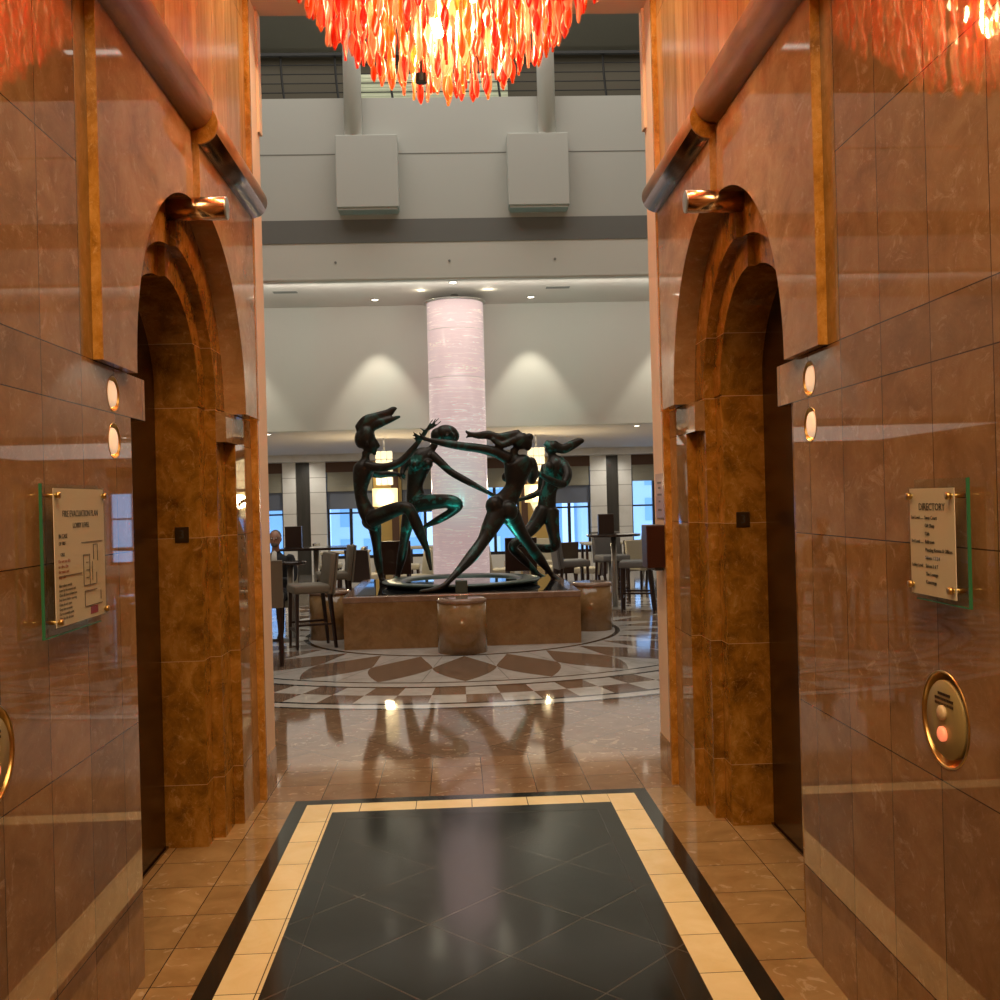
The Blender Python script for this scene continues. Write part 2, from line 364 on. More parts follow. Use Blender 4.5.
# ------------------------------------------------------------------ lobby walls with the stepped lift arches
W = 1.192; P1 = 1.158; P2 = 1.128; YC = 4.43; R1, R2, R3 = .845, .65, .52; ZS = 2.142; TOP = 5.2; DP = 1.495; YP = 3.246; YW = 3.60; YK = 3.77; Y1, Y2, Y3 = 5.285, 5.08, 4.95; YE = 5.695
def arc(r, a0, a1, n=28, zc=2.158):
    return [(YC + r * cos(radians(a0 + (a1 - a0) * i / n)), zc + r * sin(radians(a0 + (a1 - a0) * i / n))) for i in range(n + 1)]
def circ_cut(s, y, z, r, x):
    bm = bmesh.new(); cyl(bm, (X0 + s * (x - .05), y, z), (X0 + s * (x + .05), y, z), r, n=48); return obj('cutter', bm, M['brass'])
for s, side in ((1, 'right'), (-1, 'left')):
    Yi = 3.427; Yb = 2.515 if s > 0 else 2.485
    bm = bmesh.new(); prism(bm, [(-4, 0), (YW, 0), (YW, 1.987), (YK, 1.987), (YK, 2.139), (YP, 2.139), (YP, TOP), (-4, TOP)], W, W + .34, s); fin(bm)
    wall = struct('wall_' + side, bm, M['wall'])
    cuts = [circ_cut(s, Yi, 2.052, .062, W), circ_cut(s, Yi, 1.893, .062, W), circ_cut(s, Yb, 1.067, .126, W)]
    cut(wall, cuts)
    # hall indicator lamps and call plate recesses are lined in brass
    for z, nm in ((2.052, 'upper'), (1.893, 'lower')):
        lab = {('upper', 1): 'round lit lift indicator lamp above its twin on the wall with the directory',
               ('lower', 1): 'round lit lift indicator lamp below its twin on the wall with the directory',
               ('upper', -1): 'round lit lift indicator lamp above its twin on the wall with the evacuation plan',
               ('lower', -1): 'round lit lift indicator lamp below its twin on the wall with the evacuation plan'}[(nm, s)]
        t = thing('indicator_lamp', lab, 'indicator lamp', (X0 + s * W, Yi, z), 0, 'lift indicator lamps')
        bm = bmesh.new(); lathe(bm, [(.0615, s * .048), (.0615, s * -.001), (.059, s * -.0015), (.057, 0), (.055, s * .044)], n=40, axis='X'); obj('brass_cup', bm, M['brass'], t, True)
        bm = bmesh.new(); lathe(bm, [(.044, s * .044), (.046, s * .008), (.043, s * .001), (.02, -s * .002)], n=40, axis='X'); obj('lens', bm, M['lit_disc'], t, True)
    lab = 'round brass lift call plate with two buttons, set in the wall below the ' + ('directory' if s > 0 else 'evacuation plan')
    t = thing('lift_call_plate', lab, 'call button plate', (X0 + s * W, Yb, 1.067), 0)
    bm = bmesh.new(); lathe(bm, [(.125, s * .049), (.125, -s * .002), (.121, -s * .003), (.118, s * .002), (.112, s * .046)], n=64, axis='X'); obj('rim', bm, M['brass'], t, True)
    bm = bmesh.new(); lathe(bm, [(.098, s * .045), (.101, s * .004), (.097, -s * .001), (.05, -s * .004), (.01, -s * .005)], n=64, axis='X'); obj('plate', bm, M['brass_pl'], t, True)
    for dz, mt in ((.018, 'button'), (-.036, 'button_lit')):
        bm = bmesh.new(); lathe(bm, [(.019, 0), (.019, -s * .012), (.015, -s * .015)], (0, 0, dz), 24, 'X'); b = obj('button', bm, M[mt], t, True)
        b['label'] = 'ivory push button' if mt == 'button' else 'glowing orange push button'
    for i, w in enumerate((.07, .10, .10)):
        bm = bmesh.new()
        for q in range(int(w / .008)): box(bm, (-s * .0052, -w / 2 + q * .008, .062 - i * .013), (-s * .0025, -w / 2 + q * .008 + .0045, .069 - i * .013))
        obj('engraving', bm, M['brass_dk'], t)
    # inlaid vertical strip, raised panel, its edge strips
    bm = bmesh.new(); sbox(bm, s, W - .0015, 3.148, ZS, W + .01, YP, TOP); struct('inlay_strip', bm, M['inlay'], wall)
    bm = bmesh.new(); prism(bm, [(YP + .002, ZS), (YC - R1, ZS)] + arc(R1, 180, 90) + [(YC, TOP), (YP + .002, TOP)], P1, 1.268, s); fin(bm)
    struct('raised_panel', bm, M['panel'], wall)
    bm = bmesh.new(); sbox(bm, s, P1 + .0005, YP - .004, ZS + .001, 1.19, YP + .0025, TOP); struct('edge_strip', bm, M['strip'], wall)
    far = [(YC + .0005, TOP), (YC + .0005, 2.158 + R1)] + arc(R1, 90, 0)[1:] + [(YC + R1, ZS), (5.57, ZS), (5.57, 3.40), (5.57, TOP)]
    bm = bmesh.new(); prism(bm, [p for p in far if p[1] < 3.41][:-1] + [(5.57, 3.40), (YC + .0005, 3.40)], P2, 1.24, s); fin(bm)
    struct('raised_panel', bm, M['panel'], wall)
    bm = bmesh.new(); sbox(bm, s, P2 + .0005, YC - .004, 2.158 + R1 + .002, P1 + .002, YC + .0004, 3.40); struct('edge_strip', bm, M['strip'], wall)
    bm = bmesh.new(); sbox(bm, s, 1.176, YC + .001, 3.3995, 1.35, YE, TOP); struct('upper_panel', bm, M['wall_up'], wall)
    bm = bmesh.new(); sbox(bm, s, P1 - .0015, YP + .002, 3.52, P1 + .001, YC, TOP); struct('upper_panel', bm, M['wall_up'], wall)
    # stepped rings
    for (ro, ri, xn, xf, xb) in ((R1 + .04, R2, 1.268, 1.24, 1.33), (R2 + .04, R3, 1.322, 1.29, DP + .02)):
        bm = bmesh.new(); prism(bm, arc(ro, 180, 90) + arc(ri, 90, 180), xn, xb, s); fin(bm); struct('arch_ring', bm, M['jamb'], wall)
        bm = bmesh.new(); prism(bm, arc(ro, 90, 0) + arc(ri, 0, 90), xf, xb, s); fin(bm); struct('arch_ring', bm, M['jamb'], wall)
    # solid masonry behind the rings
    bm = bmesh.new(); prism(bm, [(3.0, 2.158), (YC - R2 - .02, 2.158)] + arc(R2 + .02, 180, 0) + [(5.74, 2.158), (5.74, TOP), (3.0, TOP)], 1.335, 1.53, s); fin(bm); struct('arch_backing', bm, M['jamb'], wall)
    # jambs below the arch
    bm = bmesh.new(); sbox(bm, s, 1.297, Y3, 0, 1.53, 5.11, 2.158); struct('door_jamb', bm, M['jamb'], wall)
    bm = bmesh.new(); sbox(bm, s, 1.243, Y2, 0, 1.53, 5.31, 2.158); struct('door_jamb', bm, M['jamb'], wall)
    bm = bmesh.new(); sbox(bm, s, 1.245, YW - .005, 0, 1.53, YK, 2.158); struct('door_jamb', bm, M['jamb'], wall)
    bm = bmesh.new(); sbox(bm, s, 1.297, YK - .005, 0, 1.53, YC - R3, 2.158); struct('door_jamb', bm, M['jamb'], wall)
    bm = bmesh.new(); sbox(bm, s, W, Y1 + .01, 0, 1.53, YE, 1.987); sbox(bm, s, W, Y2 + .01, 1.9865, 1.3, YE, 2.139); struct('wall_panel', bm, M['wall'], wall)
    bm = bmesh.new(); sbox(bm, s, W + .001, Y1 + .003, 0, 1.245, Y1 + .011, 1.986); struct('edge_strip', bm, M['jamb'], wall)
    bm = bmesh.new(); sbox(bm, s, 1.153, YE, 0, 1.53, YE + .03, ZS); sbox(bm, s, 1.147, YE - .001, ZS, 1.53, YE + .03, TOP); struct('edge_strip', bm, M['strip'], wall)
    # lift door
    bm = bmesh.new(); sbox(bm, s, DP + .004, 3.80, .012, DP + .05, 4.427, 2.9); sbox(bm, s, DP + .004, 4.433, .012, DP + .05, Y3 - .018, 2.9)
    d = struct('door_1' if s > 0 else 'door_2', bm, M['door'])
    bm = bmesh.new(); sbox(bm, s, DP - .004, 3.85, 0, DP + .1, 5.0, .011); struct('door_sill', bm, M['bronze'], d)
    bm = bmesh.new(); sbox(bm, s, DP + .055, -4, 0, DP + .10, 5.7, TOP); struct('light_leak_backing', bm, M['frame_black'], d)  # unseen slab added to block sky light leaking round the doors
    # copper bar over the apex
    t = thing('copper_bar', 'polished copper bar jutting from the arch apex on the ' + ('directory' if s > 0 else 'evacuation plan') + ' wall', 'bar', (X0, 0, 0), 0, 'copper bars over the lift arches')
    ZT = 2.97
    bm = bmesh.new(); cyl(bm, (s * 1.29, YC + .0, ZT), (s * 1.018, YC + .0, ZT), .05, n=40); obj('tube', bm, M['copper'], t, True)
    bm = bmesh.new(); lathe(bm, [(.049, -s * .0), (.0495, -s * .004), (.046, -s * .006)], (s * 1.018, YC + .0, ZT), 40, 'X'); obj('end_cap', bm, M['copper_cap'], t, True)
    # half-round mouldings
    for (px, r, zc_, y0, y1) in ((P1, .098, 3.405, -4, YC - .02), (P2, .088, 3.335, YC - .02, 5.56)):
        bm = bmesh.new(); n = 20
        pts = [(px + .001, zc_ - r)] + [(px - r * sin(pi * i / n), zc_ - r * cos(pi * i / n)) for i in range(1, n)] + [(px + .001, zc_ + r)]
        A = [bm.verts.new((X0 + s * a, y0, b)) for a, b in pts]; B = [bm.verts.new((X0 + s * a, y1, b)) for a, b in pts]
        for i in range(len(pts) - 1): bm.faces.new((A[i], A[i+1], B[i+1], B[i])).smooth = True
        fa = bm.faces.new(A); fb = bm.faces.new(B[::-1]); fin(bm)
        if px == P2: fa.material_index = 1
        mo = struct('cornice_moulding', bm, [M['mould'], M['strip']], wall)
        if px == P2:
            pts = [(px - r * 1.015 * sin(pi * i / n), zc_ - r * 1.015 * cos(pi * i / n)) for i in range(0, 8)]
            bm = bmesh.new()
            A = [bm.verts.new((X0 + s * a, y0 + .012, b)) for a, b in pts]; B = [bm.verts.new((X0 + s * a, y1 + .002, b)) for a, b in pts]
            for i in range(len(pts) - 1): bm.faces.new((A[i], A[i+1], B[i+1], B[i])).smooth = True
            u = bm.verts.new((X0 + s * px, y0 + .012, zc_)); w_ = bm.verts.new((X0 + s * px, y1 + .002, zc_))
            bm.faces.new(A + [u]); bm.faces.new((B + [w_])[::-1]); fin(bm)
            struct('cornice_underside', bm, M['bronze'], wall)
    # peach plaster portal reveal and stone skirting
    bm = bmesh.new(); sbox(bm, s, 1.163, YE + .03, .225, 1.6, 6.04, 4.62); sbox(bm, s, 1.148, 5.98, 3.88, 1.6, 6.06, 4.62)
    struct('trim_%d' % (1 if s > 0 else 2), bm, M['pink'])
    bm = bmesh.new(); sbox(bm, s, 1.159, YE + .03, 0, 1.6, 6.045, .225); struct('baseboard_' + side, bm, M['wall'])
    # lift number plate on the far jamb
    lab = 'small dark square plate with a raised 3 on the lift jamb, ' + ('directory' if s > 0 else 'evacuation plan') + ' side'
    t = thing('floor_number_plate', lab, 'plate', (0, 0, 0), 0, 'floor number plates')
    bm = bmesh.new(); box(bm, (X0 + s * 1.387 - .034, Y3 - .006, 1.492), (X0 + s * 1.387 + .034, Y3, 1.568), .002); obj('plate', bm, M['brass_dk'], t)
    text('numeral', '3', .06, M['ink'], t, Matrix.Translation((X0 + s * 1.387, Y3 - .0065, 1.53)) @ Matrix.Rotation(pi / 2, 4, 'X'), 'CENTER')

# header over the portal, ceiling, back wall, floor
bm = bmesh.new(); box(bm, (X0 - 1.6, 5.70, 4.60), (X0 + 1.6, 6.05, 6.2)); struct('wall_front', bm, M['headlight'])
bm = bmesh.new(); box(bm, (X0 - 1.6, -4.2, TOP), (X0 + 1.6, 5.7, TOP + .1)); lobby_ceil = struct('ceiling', bm, M['headlight'])
bm = bmesh.new(); box(bm, (X0 - 1.6, -4.2, 0), (X0 + 1.6, -4, TOP)); struct('wall_back', bm, M['wall'])

MF = ['brown_tile', 'black', 'cream', 'cream_x', 'black_diag', 'brown_mid', 'brown_diag', 'lounge_floor']
bm = bmesh.new()
def rect(x0, y0, x1, y1, m, z=0):
    vs = [bm.verts.new((x, y, z)) for x, y in ((X0 + x0, y0), (X0 + x1, y0), (X0 + x1, y1), (X0 + x0, y1))]
    f = bm.faces.new(vs); f.material_index = MF.index(m)
e = .985
for s in (-1, 1):
    a, b = sorted((s * e, s * 1.62)); rect(a, -4.2, b, 5.65, 'brown_tile')
    a, b = sorted((s * e, s * .91)); rect(a, -4.2, b, 5.57, 'black')
    a, b = sorted((s * .91, s * .755)); rect(a, -4.2, b, 5.57, 'cream')
rect(-e, 5.57, e, 5.65, 'black'); rect(-.755, 5.42, .755, 5.57, 'cream_x'); rect(-.755, -4.2, .755, 5.42, 'black_diag')
rect(-1.62, 5.65, 1.62, 6.48, 'brown_mid')
rect(-9, 6.48, 9, 14.6, 'brown_diag'); rect(-9, 14.6, 9, 24.4, 'lounge_floor')
for s in (-1, 1):
    a, b = sorted((s * 1.62, s * 9)); rect(a, 6.0, b, 6.48, 'brown_diag')
r = bmesh.ops.extrude_face_region(bm, geom=bm.faces[:])
for v in [g for g in r['geom'] if isinstance(g, bmesh.types.BMVert)]: v.co.z -= .1
bmesh.ops.recalc_face_normals(bm, faces=bm.faces[:])
floor = struct('floor', bm, [M[m] for m in MF])
# thin inner joint line of the black field
bm = bmesh.new()
for s in (-1, 1): box(bm, (X0 + s * .6655, -4, 0), (X0 + s * .6675, 5.3, .0006))
box(bm, (X0 - .6675, 5.298, 0), (X0 + .6675, 5.30, .0006)); struct('floor_joint', bm, plain('field_joint', (.035, .028, .022), .4), floor)

# medallion around the pedestal
CX, CY = .0456, 12.7
bm = bmesh.new()
def sector(r0, r1, a0, a1, mi, z=.0015, n=4, f=None):
    A = []; B = []
    for i in range(n + 1):
        a = a0 + (a1 - a0) * i / n
        A.append(bm.verts.new((CX + r0 * sin(a), CY - r0 * cos(a), z))); B.append(bm.verts.new((CX + r1 * sin(a), CY - r1 * cos(a), z)))
    for i in range(n): bm.faces.new((A[i], A[i+1], B[i+1], B[i])).material_index = mi
NS = 88
for i in range(NS):
    a0, a1 = 2 * pi * i / NS, 2 * pi * (i + 1) / NS
    sector(3.78, 4.12, a0, a1, (i % 2), .0015, 2); sector(4.12, 4.46, a0, a1, ((i + 1) % 2), .0015, 2)
    for (q0, q1, m) in ((1.95 - .03, 1.95 + .03, 2), (3.51, 3.55, 2), (3.55, 3.73, 0), (3.73, 3.78, 2), (4.46, 4.51, 2), (4.51, 4.65, 0), (4.65, 4.69, 2), (1.2, 1.92, 0)):
        sector(q0, q1, a0, a1, m, .0015, 1)
sector(1.98, 3.51, 0, 2 * pi, 0, .0012, 160)
NP = 27
for i in range(NP):                       # curved brown lozenges, touching tip to tip
    ac = 2 * pi * i / NP; hw = pi / NP; prev = None; n = 14
    for q in range(n + 1):
        w = q / n; rr = 2.0 + 1.5 * w
        h = hw * (1 - abs(2 * w - 1) ** 1.35)
        L = bm.verts.new((CX + rr * sin(ac - h), CY - rr * cos(ac - h), .0022)); Rv = bm.verts.new((CX + rr * sin(ac + h), CY - rr * cos(ac + h), .0022))
        if prev: bm.faces.new((prev[0], prev[1], Rv, L)).material_index = 1
        prev = (L, Rv)
    for (ra, rb) in ((2.0, 2.66), (2.84, 3.5)):   # joints in the pale triangles
        am = ac + hw
        d = Vector((sin(am), -cos(am), 0)); t_ = Vector((d.y, -d.x, 0)) * .004; c0 = Vector((CX, CY, .0022))
        bm.faces.new([bm.verts.new(c0 + d * ra - t_), bm.verts.new(c0 + d * ra + t_), bm.verts.new(c0 + d * rb + t_), bm.verts.new(c0 + d * rb - t_)]).material_index = 3
bmesh.ops.dissolve_degenerate(bm, edges=bm.edges[:], dist=1e-5)
for f in bm.faces:
    if f.normal.z < 0: f.normal_flip()
bm.normal_update()
for f in bm.faces:
    if f.normal.z < 0: f.normal_flip()
struct('floor_medallion', bm, [M['med_white'], M['med_brown'], M['med_black'], M['med_grey']], floor)

# ------------------------------------------------------------------ atrium shell
AW = 9.0
bm = bmesh.new()
box(bm, (-AW, 13.7, 4.72), (AW, 14.0, 5.215), 0, 0); box(bm, (-AW, 13.69, 5.215), (AW, 14.0, 5.53), 0, 1); box(bm, (-AW, 13.7, 5.53), (AW, 14.0, 7.19), 0, 2)
box(bm, (-AW, 13.696, 6.42), (AW, 13.7, 6.432), 0, 3); box(bm, (-AW, 14.0, 7.0), (AW, 20.2, 7.19), 0, 2)
fascia = struct('wall_balcony', bm, [M['white'], M['greyband'], M['fascia'], M['groove']])
bm = bmesh.new(); box(bm, (-AW, 13.71, 4.70), (AW, 15.6, 4.72)); soff = struct('ceiling_soffit', bm, M['soffit'])
bm = bmesh.new()
for x in (-3.1, -1.55, .0, 1.45, 3.0): cyl(bm, (x, 13.69, 4.95), (x, 13.7, 4.95), .018, n=12)
struct('sprinkler_cap', bm, M['groove'], fascia)
bm = bmesh.new()
for x in (-2.35, 1.55): box(bm, (x - .17, 14.3, 4.694), (x + .17, 14.42, 4.70))
struct('air_slot', bm, M['groove'], soff)
bm = bmesh.new(); box(bm, (-AW, 15.5, 2.82), (AW, 15.8, 4.70)); box(bm, (-AW, 15.49, 2.80), (AW, 15.8, 2.84)); struct('wall_lounge_header', bm, M['white'])
bm = bmesh.new(); box(bm, (-AW, 15.8, 2.82), (AW, 24.4, 2.92)); struct('ceiling_lounge', bm, M['soffit'])
bm = bmesh.new(); box(bm, (-AW, 23.3, 2.66), (AW, 24.0, 2.82)); struct('trim_3', bm, M['pil'])
bm = bmesh.new(); box(bm, (-AW, 20.0, 7.19), (AW, 20.2, 11)); struct('wall_gallery', bm, M['darkwall'])
bm = bmesh.new(); box(bm, (-AW, 6.0, 10.6), (AW, 20.2, 10.7)); box(bm, (-AW, 16.6, 10.1), (AW, 18.6, 10.6)); struct('ceiling_atrium', bm, M['upceil'])
for s, nm in ((-1, 'wall_west'), (1, 'wall_east')):
    bm = bmesh.new(); box(bm, (s * AW, 6, 0), (s * (AW + .2), 24.4, 10.7)); struct(nm, bm, M['white'])
bm = bmesh.new()
for s in (-1, 1): box(bm, (X0 + s * 1.6, 5.9, 0), (s * AW, 6.1, 10.6))
box(bm, (X0 - 1.6, 5.95, 6.2), (X0 + 1.6, 6.1, 10.6)); struct('wall_atrium_near', bm, M['pink'])
# box casings and round columns on the balcony front
for i, (x0, x1, cx) in enumerate(((-1.488, -.659, -1.25), (.82, 1.646, 1.373))):
    t = thing('balcony_column', 'round pale column rising from a white box casing, %s' % ('nearer the evacuation plan wall' if i == 0 else 'nearer the directory wall'), 'column', (0, 0, 0), 0, 'columns on the balcony front')
    bm = bmesh.new(); box(bm, (x0, 13.45, 5.63), (x1, 13.70, 6.6), .01); box(bm, (x0 + .02, 13.47, 5.60), (x1 - .02, 13.70, 5.63)); obj('casing', bm, M['fascia'], t)
    bm = bmesh.new(); cyl(bm, (cx, 13.57, 6.6), (cx, 13.57, 10.6), .12, n=32); obj('shaft', bm, M['shaft'], t, True)
# railing
t = thing('balcony_railing', 'black metal railing with curved posts and thin horizontal bars on the upper gallery', 'railing', (0, 14.7, 7.19))
bm = bmesh.new(); box(bm, (-AW, -.03, 1.02), (AW, .03, 1.06)); obj('handrail', bm, M['rail'], t)
bm = bmesh.new()
for q in range(7): cyl(bm, (-AW, .04, .10 + q * .135), (AW, .04, .10 + q * .135), .009, n=6)
obj('bars', bm, M['rail'], t)
for q in range(-5, 6):
    x = q * .79 + .05; bm = bmesh.new()
    for j in range(6):
        a0, a1 = j / 6, (j + 1) / 6
        cyl(bm, (x - .07 + .11 * a0 ** 2, .03, 1.02 - a0 * 1.02), (x - .07 + .11 * a1 ** 2, .03, 1.02 - a1 * 1.02), .017, n=8)
    obj('post', bm, M['rail'], t)
for sx, lb in ((-1.0, 'pale ribbed louvre panel behind the gallery railing'),):
    bm = bmesh.new(); box(bm, (-1.7, 19.88, 9.3), (1.25, 19.98, 10.15))
    for q in range(14): box(bm, (-1.7, 19.86, 9.3 + q * .06), (1.25, 19.88, 9.312 + q * .06))
    gal = bpy.data.objects['wall_gallery']; struct('louvre_panel', bm, M['louver'], gal)
# downlights: atrium soffit, upper ceiling, lobby ceiling
def downlight(x, y, z, label, group):
    t = thing('downlight', label, 'ceiling light', (x, y, z), 0, group)
    bm = bmesh.new(); lathe(bm, [(.062, 0), (.066, -.004), (.05, -.008), (.047, -.002)], n=24); obj('ring', bm, M['steel'], t, True)
    bm = bmesh.new(); lathe(bm, [(.045, -.003), (.045, -.0055), (.02, -.006)], n=20); obj('lens', bm, M['spot_on'], t, True)
p = P(375, 301, 15.0); downlight(p.x, 15.0, 4.70, 'small round downlight in the soffit above the dancer with raised hair', 'soffit downlights')
p = P(531, 300, 15.0); downlight(p.x, 15.0, 4.70, 'small round downlight in the soffit above the striding dancer', 'soffit downlights')
p = P(453, 287, 13.95); downlight(p.x, 13.9, 4.70, 'small round downlight in the soffit over the glowing column', 'soffit downlights')
for i, (u, v) in enumerate(((284, 52),)):
    p = P(u, v, 19); downlight(p.x, 19.2, 10.6, 'lone round downlight in the upper gallery ceiling', 'gallery downlights')
for j, y in enumerate((-2.2, .2, 2.2)):
    for s in (-1, 1):
        downlight(X0 + s * .55, y, TOP, 'small round downlight in the lobby ceiling', 'lobby downlights')
for i, x in enumerate((-3.0, 3.0)):
    downlight(x, 16.3, 2.82, 'small round downlight in the lounge ceiling', 'lounge downlights')

# window wall of the lounge
def seg(u): return P(u, 500, 24.0).x
bm = bmesh.new()
box(bm, (-AW, 24.0, 0), (AW, 24.3, .35)); box(bm, (-AW, 24.0, 2.66), (AW, 24.3, 2.82)); base_w = struct('wall_window_side', bm, M['pil'])
def pilaster(u0, u1, m='pil', d=23.86, name='pilaster'):
    bm = bmesh.new(); box(bm, (seg(u0), d, 0), (seg(u1), 24.2, 2.66)); return struct(name, bm, M[m], base_w)
wins = [(215, 284), (327, 374), (402, 470), (470, 519), (548, 590), (631, 700)]
for a, b in ((284, 297), (311, 327), (590, 606), (618, 631), (200, 215), (700, 715)): pilaster(a, b)
for a, b in ((297, 311), (606, 618)): pilaster(a, b, 'slot', 23.95, 'dark_slot')
for a, b in ((374, 402), (519, 548)): pilaster(a, b, 'gold', 23.9, 'gold_panel')
for a, b in ((392, 399), (521, 527)): pilaster(a, b, 'valance', 23.8, 'brown_strip')
bm = bmesh.new(); box(bm, (-AW, 24.0, 0), (seg(200), 24.2, 2.66)); box(bm, (seg(715), 24.0, 0), (AW, 24.2, 2.66)); struct('side_infill', bm, M['pil'], base_w)
for i, (u0, u1) in enumerate(wins):
    x0, x1 = seg(u0), seg(u1); w = struct('window_%d' % (i + 1), box(bmesh.new(), (x0, 24.02, .35), (x0 + .05, 24.10, 2.66)), M['frame_dk'])
    bm = bmesh.new(); box(bm, (x1 - .05, 24.02, .35), (x1, 24.10, 2.66)); box(bm, (x0, 24.02, .35), (x1, 24.1, .42)); box(bm, (x0, 24.02, 2.60), (x1, 24.1, 2.66))
    nm = max(1, round((x1 - x0) / .62))
    for q in range(1, nm): x = x0 + (x1 - x0) * q / nm; box(bm, (x - .035, 24.01, .35), (x + .035, 24.1, 2.66))
    box(bm, (x0, 24.02, 1.42), (x1, 24.09, 1.46)); struct('window_frame', bm, M['frame_dk'], w)
    bm = bmesh.new(); box(bm, (x0, 24.05, .35), (x1, 24.06, 2.6)); struct('window_pane', bm, M['pane'], w)
    bm = bmesh.new(); box(bm, (x0, 23.90, 2.42), (x1, 23.98, 2.66)); struct('valance', bm, M['valance'], w)
    bm = bmesh.new(); zb = 1.98 if i < 5 else 2.05
    for q in range(4):
        z1 = 2.44 - q * (2.44 - zb) / 4; z0 = 2.44 - (q + 1) * (2.44 - zb) / 4
        box(bm, (x0 + .02, 23.93 - q * .008, z0 - .02), (x1 - .02, 23.96, z1), .006)
    struct('roman_blind', bm, M['roman'], w)
    if i < 3 or i == 4:
        bm = bmesh.new(); box(bm, (x0 + .02, 23.975, 1.54), (x1 - .02, 23.98, 2.0)); struct('roller_shade', bm, M['shade'], w)
# buildings across the street
for i, (x, w_, h_, m, y) in enumerate(((-6.5, 3.5, 2.2, 'outside_b', 31), (-2.6, 3.0, 3.0, 'outside_a', 33), (1.6, 3.6, 2.4, 'outside_b', 32), (5.6, 3.4, 3.2, 'outside_a', 31))):
    t = thing('building', 'pale office block across the street, seen through the lounge windows', 'building', (x, y, -1), 0, 'office blocks outside the lounge')
    bm = bmesh.new(); box(bm, (-w_ / 2, 0, 0), (w_ / 2, 2, h_ + 1)); obj('facade', bm, M[m], t)
    for q in range(4):
        for z in range(3):
            bm = bmesh.new(); box(bm, (-w_ / 2 + .3 + q * w_ / 4, -.02, .8 + z * 1.1), (-w_ / 2 + .7 + q * w_ / 4, 0, 1.5 + z * 1.1)); obj('window', bm, M['outside_b' if m == 'outside_a' else 'outside_a'], t)

# glowing rippled column
t = thing('light_column', 'tall glowing pinkish white rippled acrylic column behind the bronze dancers', 'light column', (.062, 14.75, 0))
bm = bmesh.new(); cyl(bm, (0, 0, .1), (0, 0, 4.56), .415, n=64); obj('shaft', bm, M['column'], t, True)
bm = bmesh.new(); lathe(bm, [(.46, 0), (.46, .08), (.43, .1)], n=64); obj('base', bm, M['ped'], t, True)
bm = bmesh.new()
for z in (1.55, 2.45, 3.45, 4.15): lathe(bm, [(.4155, z), (.417, z + .002), (.4155, z + .006)], n=64)
obj('seam_ring', bm, M['soffit'], t, True)
bm = bmesh.new(); lathe(bm, [(.40, 4.562), (.455, 4.565), (.455, 4.585), (.05, 4.59), (.05, 4.70)], n=64); obj('top_cap', bm, M['steel'], t, True)

# ------------------------------------------------------------------ pedestal, bollards, pool ring
t = thing('pedestal', 'low square brown marble pedestal with a black polished top under the bronze dancers', 'pedestal', (CX, CY, 0))
bm = bmesh.new(); box(bm, (-1.35, -1.3, 0), (1.35, 1.3, .53)); 
obj('base', bm, M['ped'], t)
bm = bmesh.new(); box(bm, (-1.36, -1.31, .53), (1.36, 1.31, .60), .012); obj('rim', bm, M['ped_trim'], t)
bm = bmesh.new(); box(bm, (-1.22, -1.17, .598), (1.22, 1.17, .603)); obj('top', bm, M['ped_top'], t)
def bollard(x, y, r, h, label):
    t = thing('bollard', label, 'bollard', (x, y, 0), 0, 'marble bollards around the pedestal')
    bm = bmesh.new(); lathe(bm, [(r, 0), (r, h - .05)], n=48); obj('drum', bm, M['ped'], t, True)
    bm = bmesh.new(); lathe(bm, [(r, h - .05), (r + .006, h - .045), (r + .004, h - .02), (r - .02, h - .004), (r - .05, h)], n=48); obj('cap', bm, M['ped_trim'], t, True)
    for ob in t.children:
        for f in ob.data.polygons: f.use_smooth = len(f.vertices) == 4
bollard(CX - .01, 11.03, .272, .60, 'round brown marble bollard standing before the middle of the pedestal front')
bollard(CX + 1.64, 12.58, .255, .60, 'round brown marble bollard beside the pedestal, next to the round bar table')
bollard(CX - 1.64, 12.5, .255, .60, 'round brown marble bollard beside the pedestal, next to the bar stools')
sc_ = thing('bronze_sculpture', 'dark bronze sculpture of four dancing women in a ring on the marble pedestal', 'sculpture', (0, 0, 0))
bm = bmesh.new(); lathe(bm, [(.80, .615), (.93, .622), (1.0, .655), (1.0, .668), (.92, .676), (.80, .672), (.72, .656), (.72, .635)], (CX, CY, 0), 96); obj('pool_rim', bm, M['verdigris'], sc_, True)
bm = bmesh.new(); lathe(bm, [(.74, .63), (.74, .6445)], (CX, CY, 0), 96); obj('pool_water', bm, M['water'], sc_)
bm = bmesh.new(); box(bm, (-.03, 11.50, .603), (.11, 11.62, .745), .008); obj('stone_block', bm, M['verdigris'], sc_)

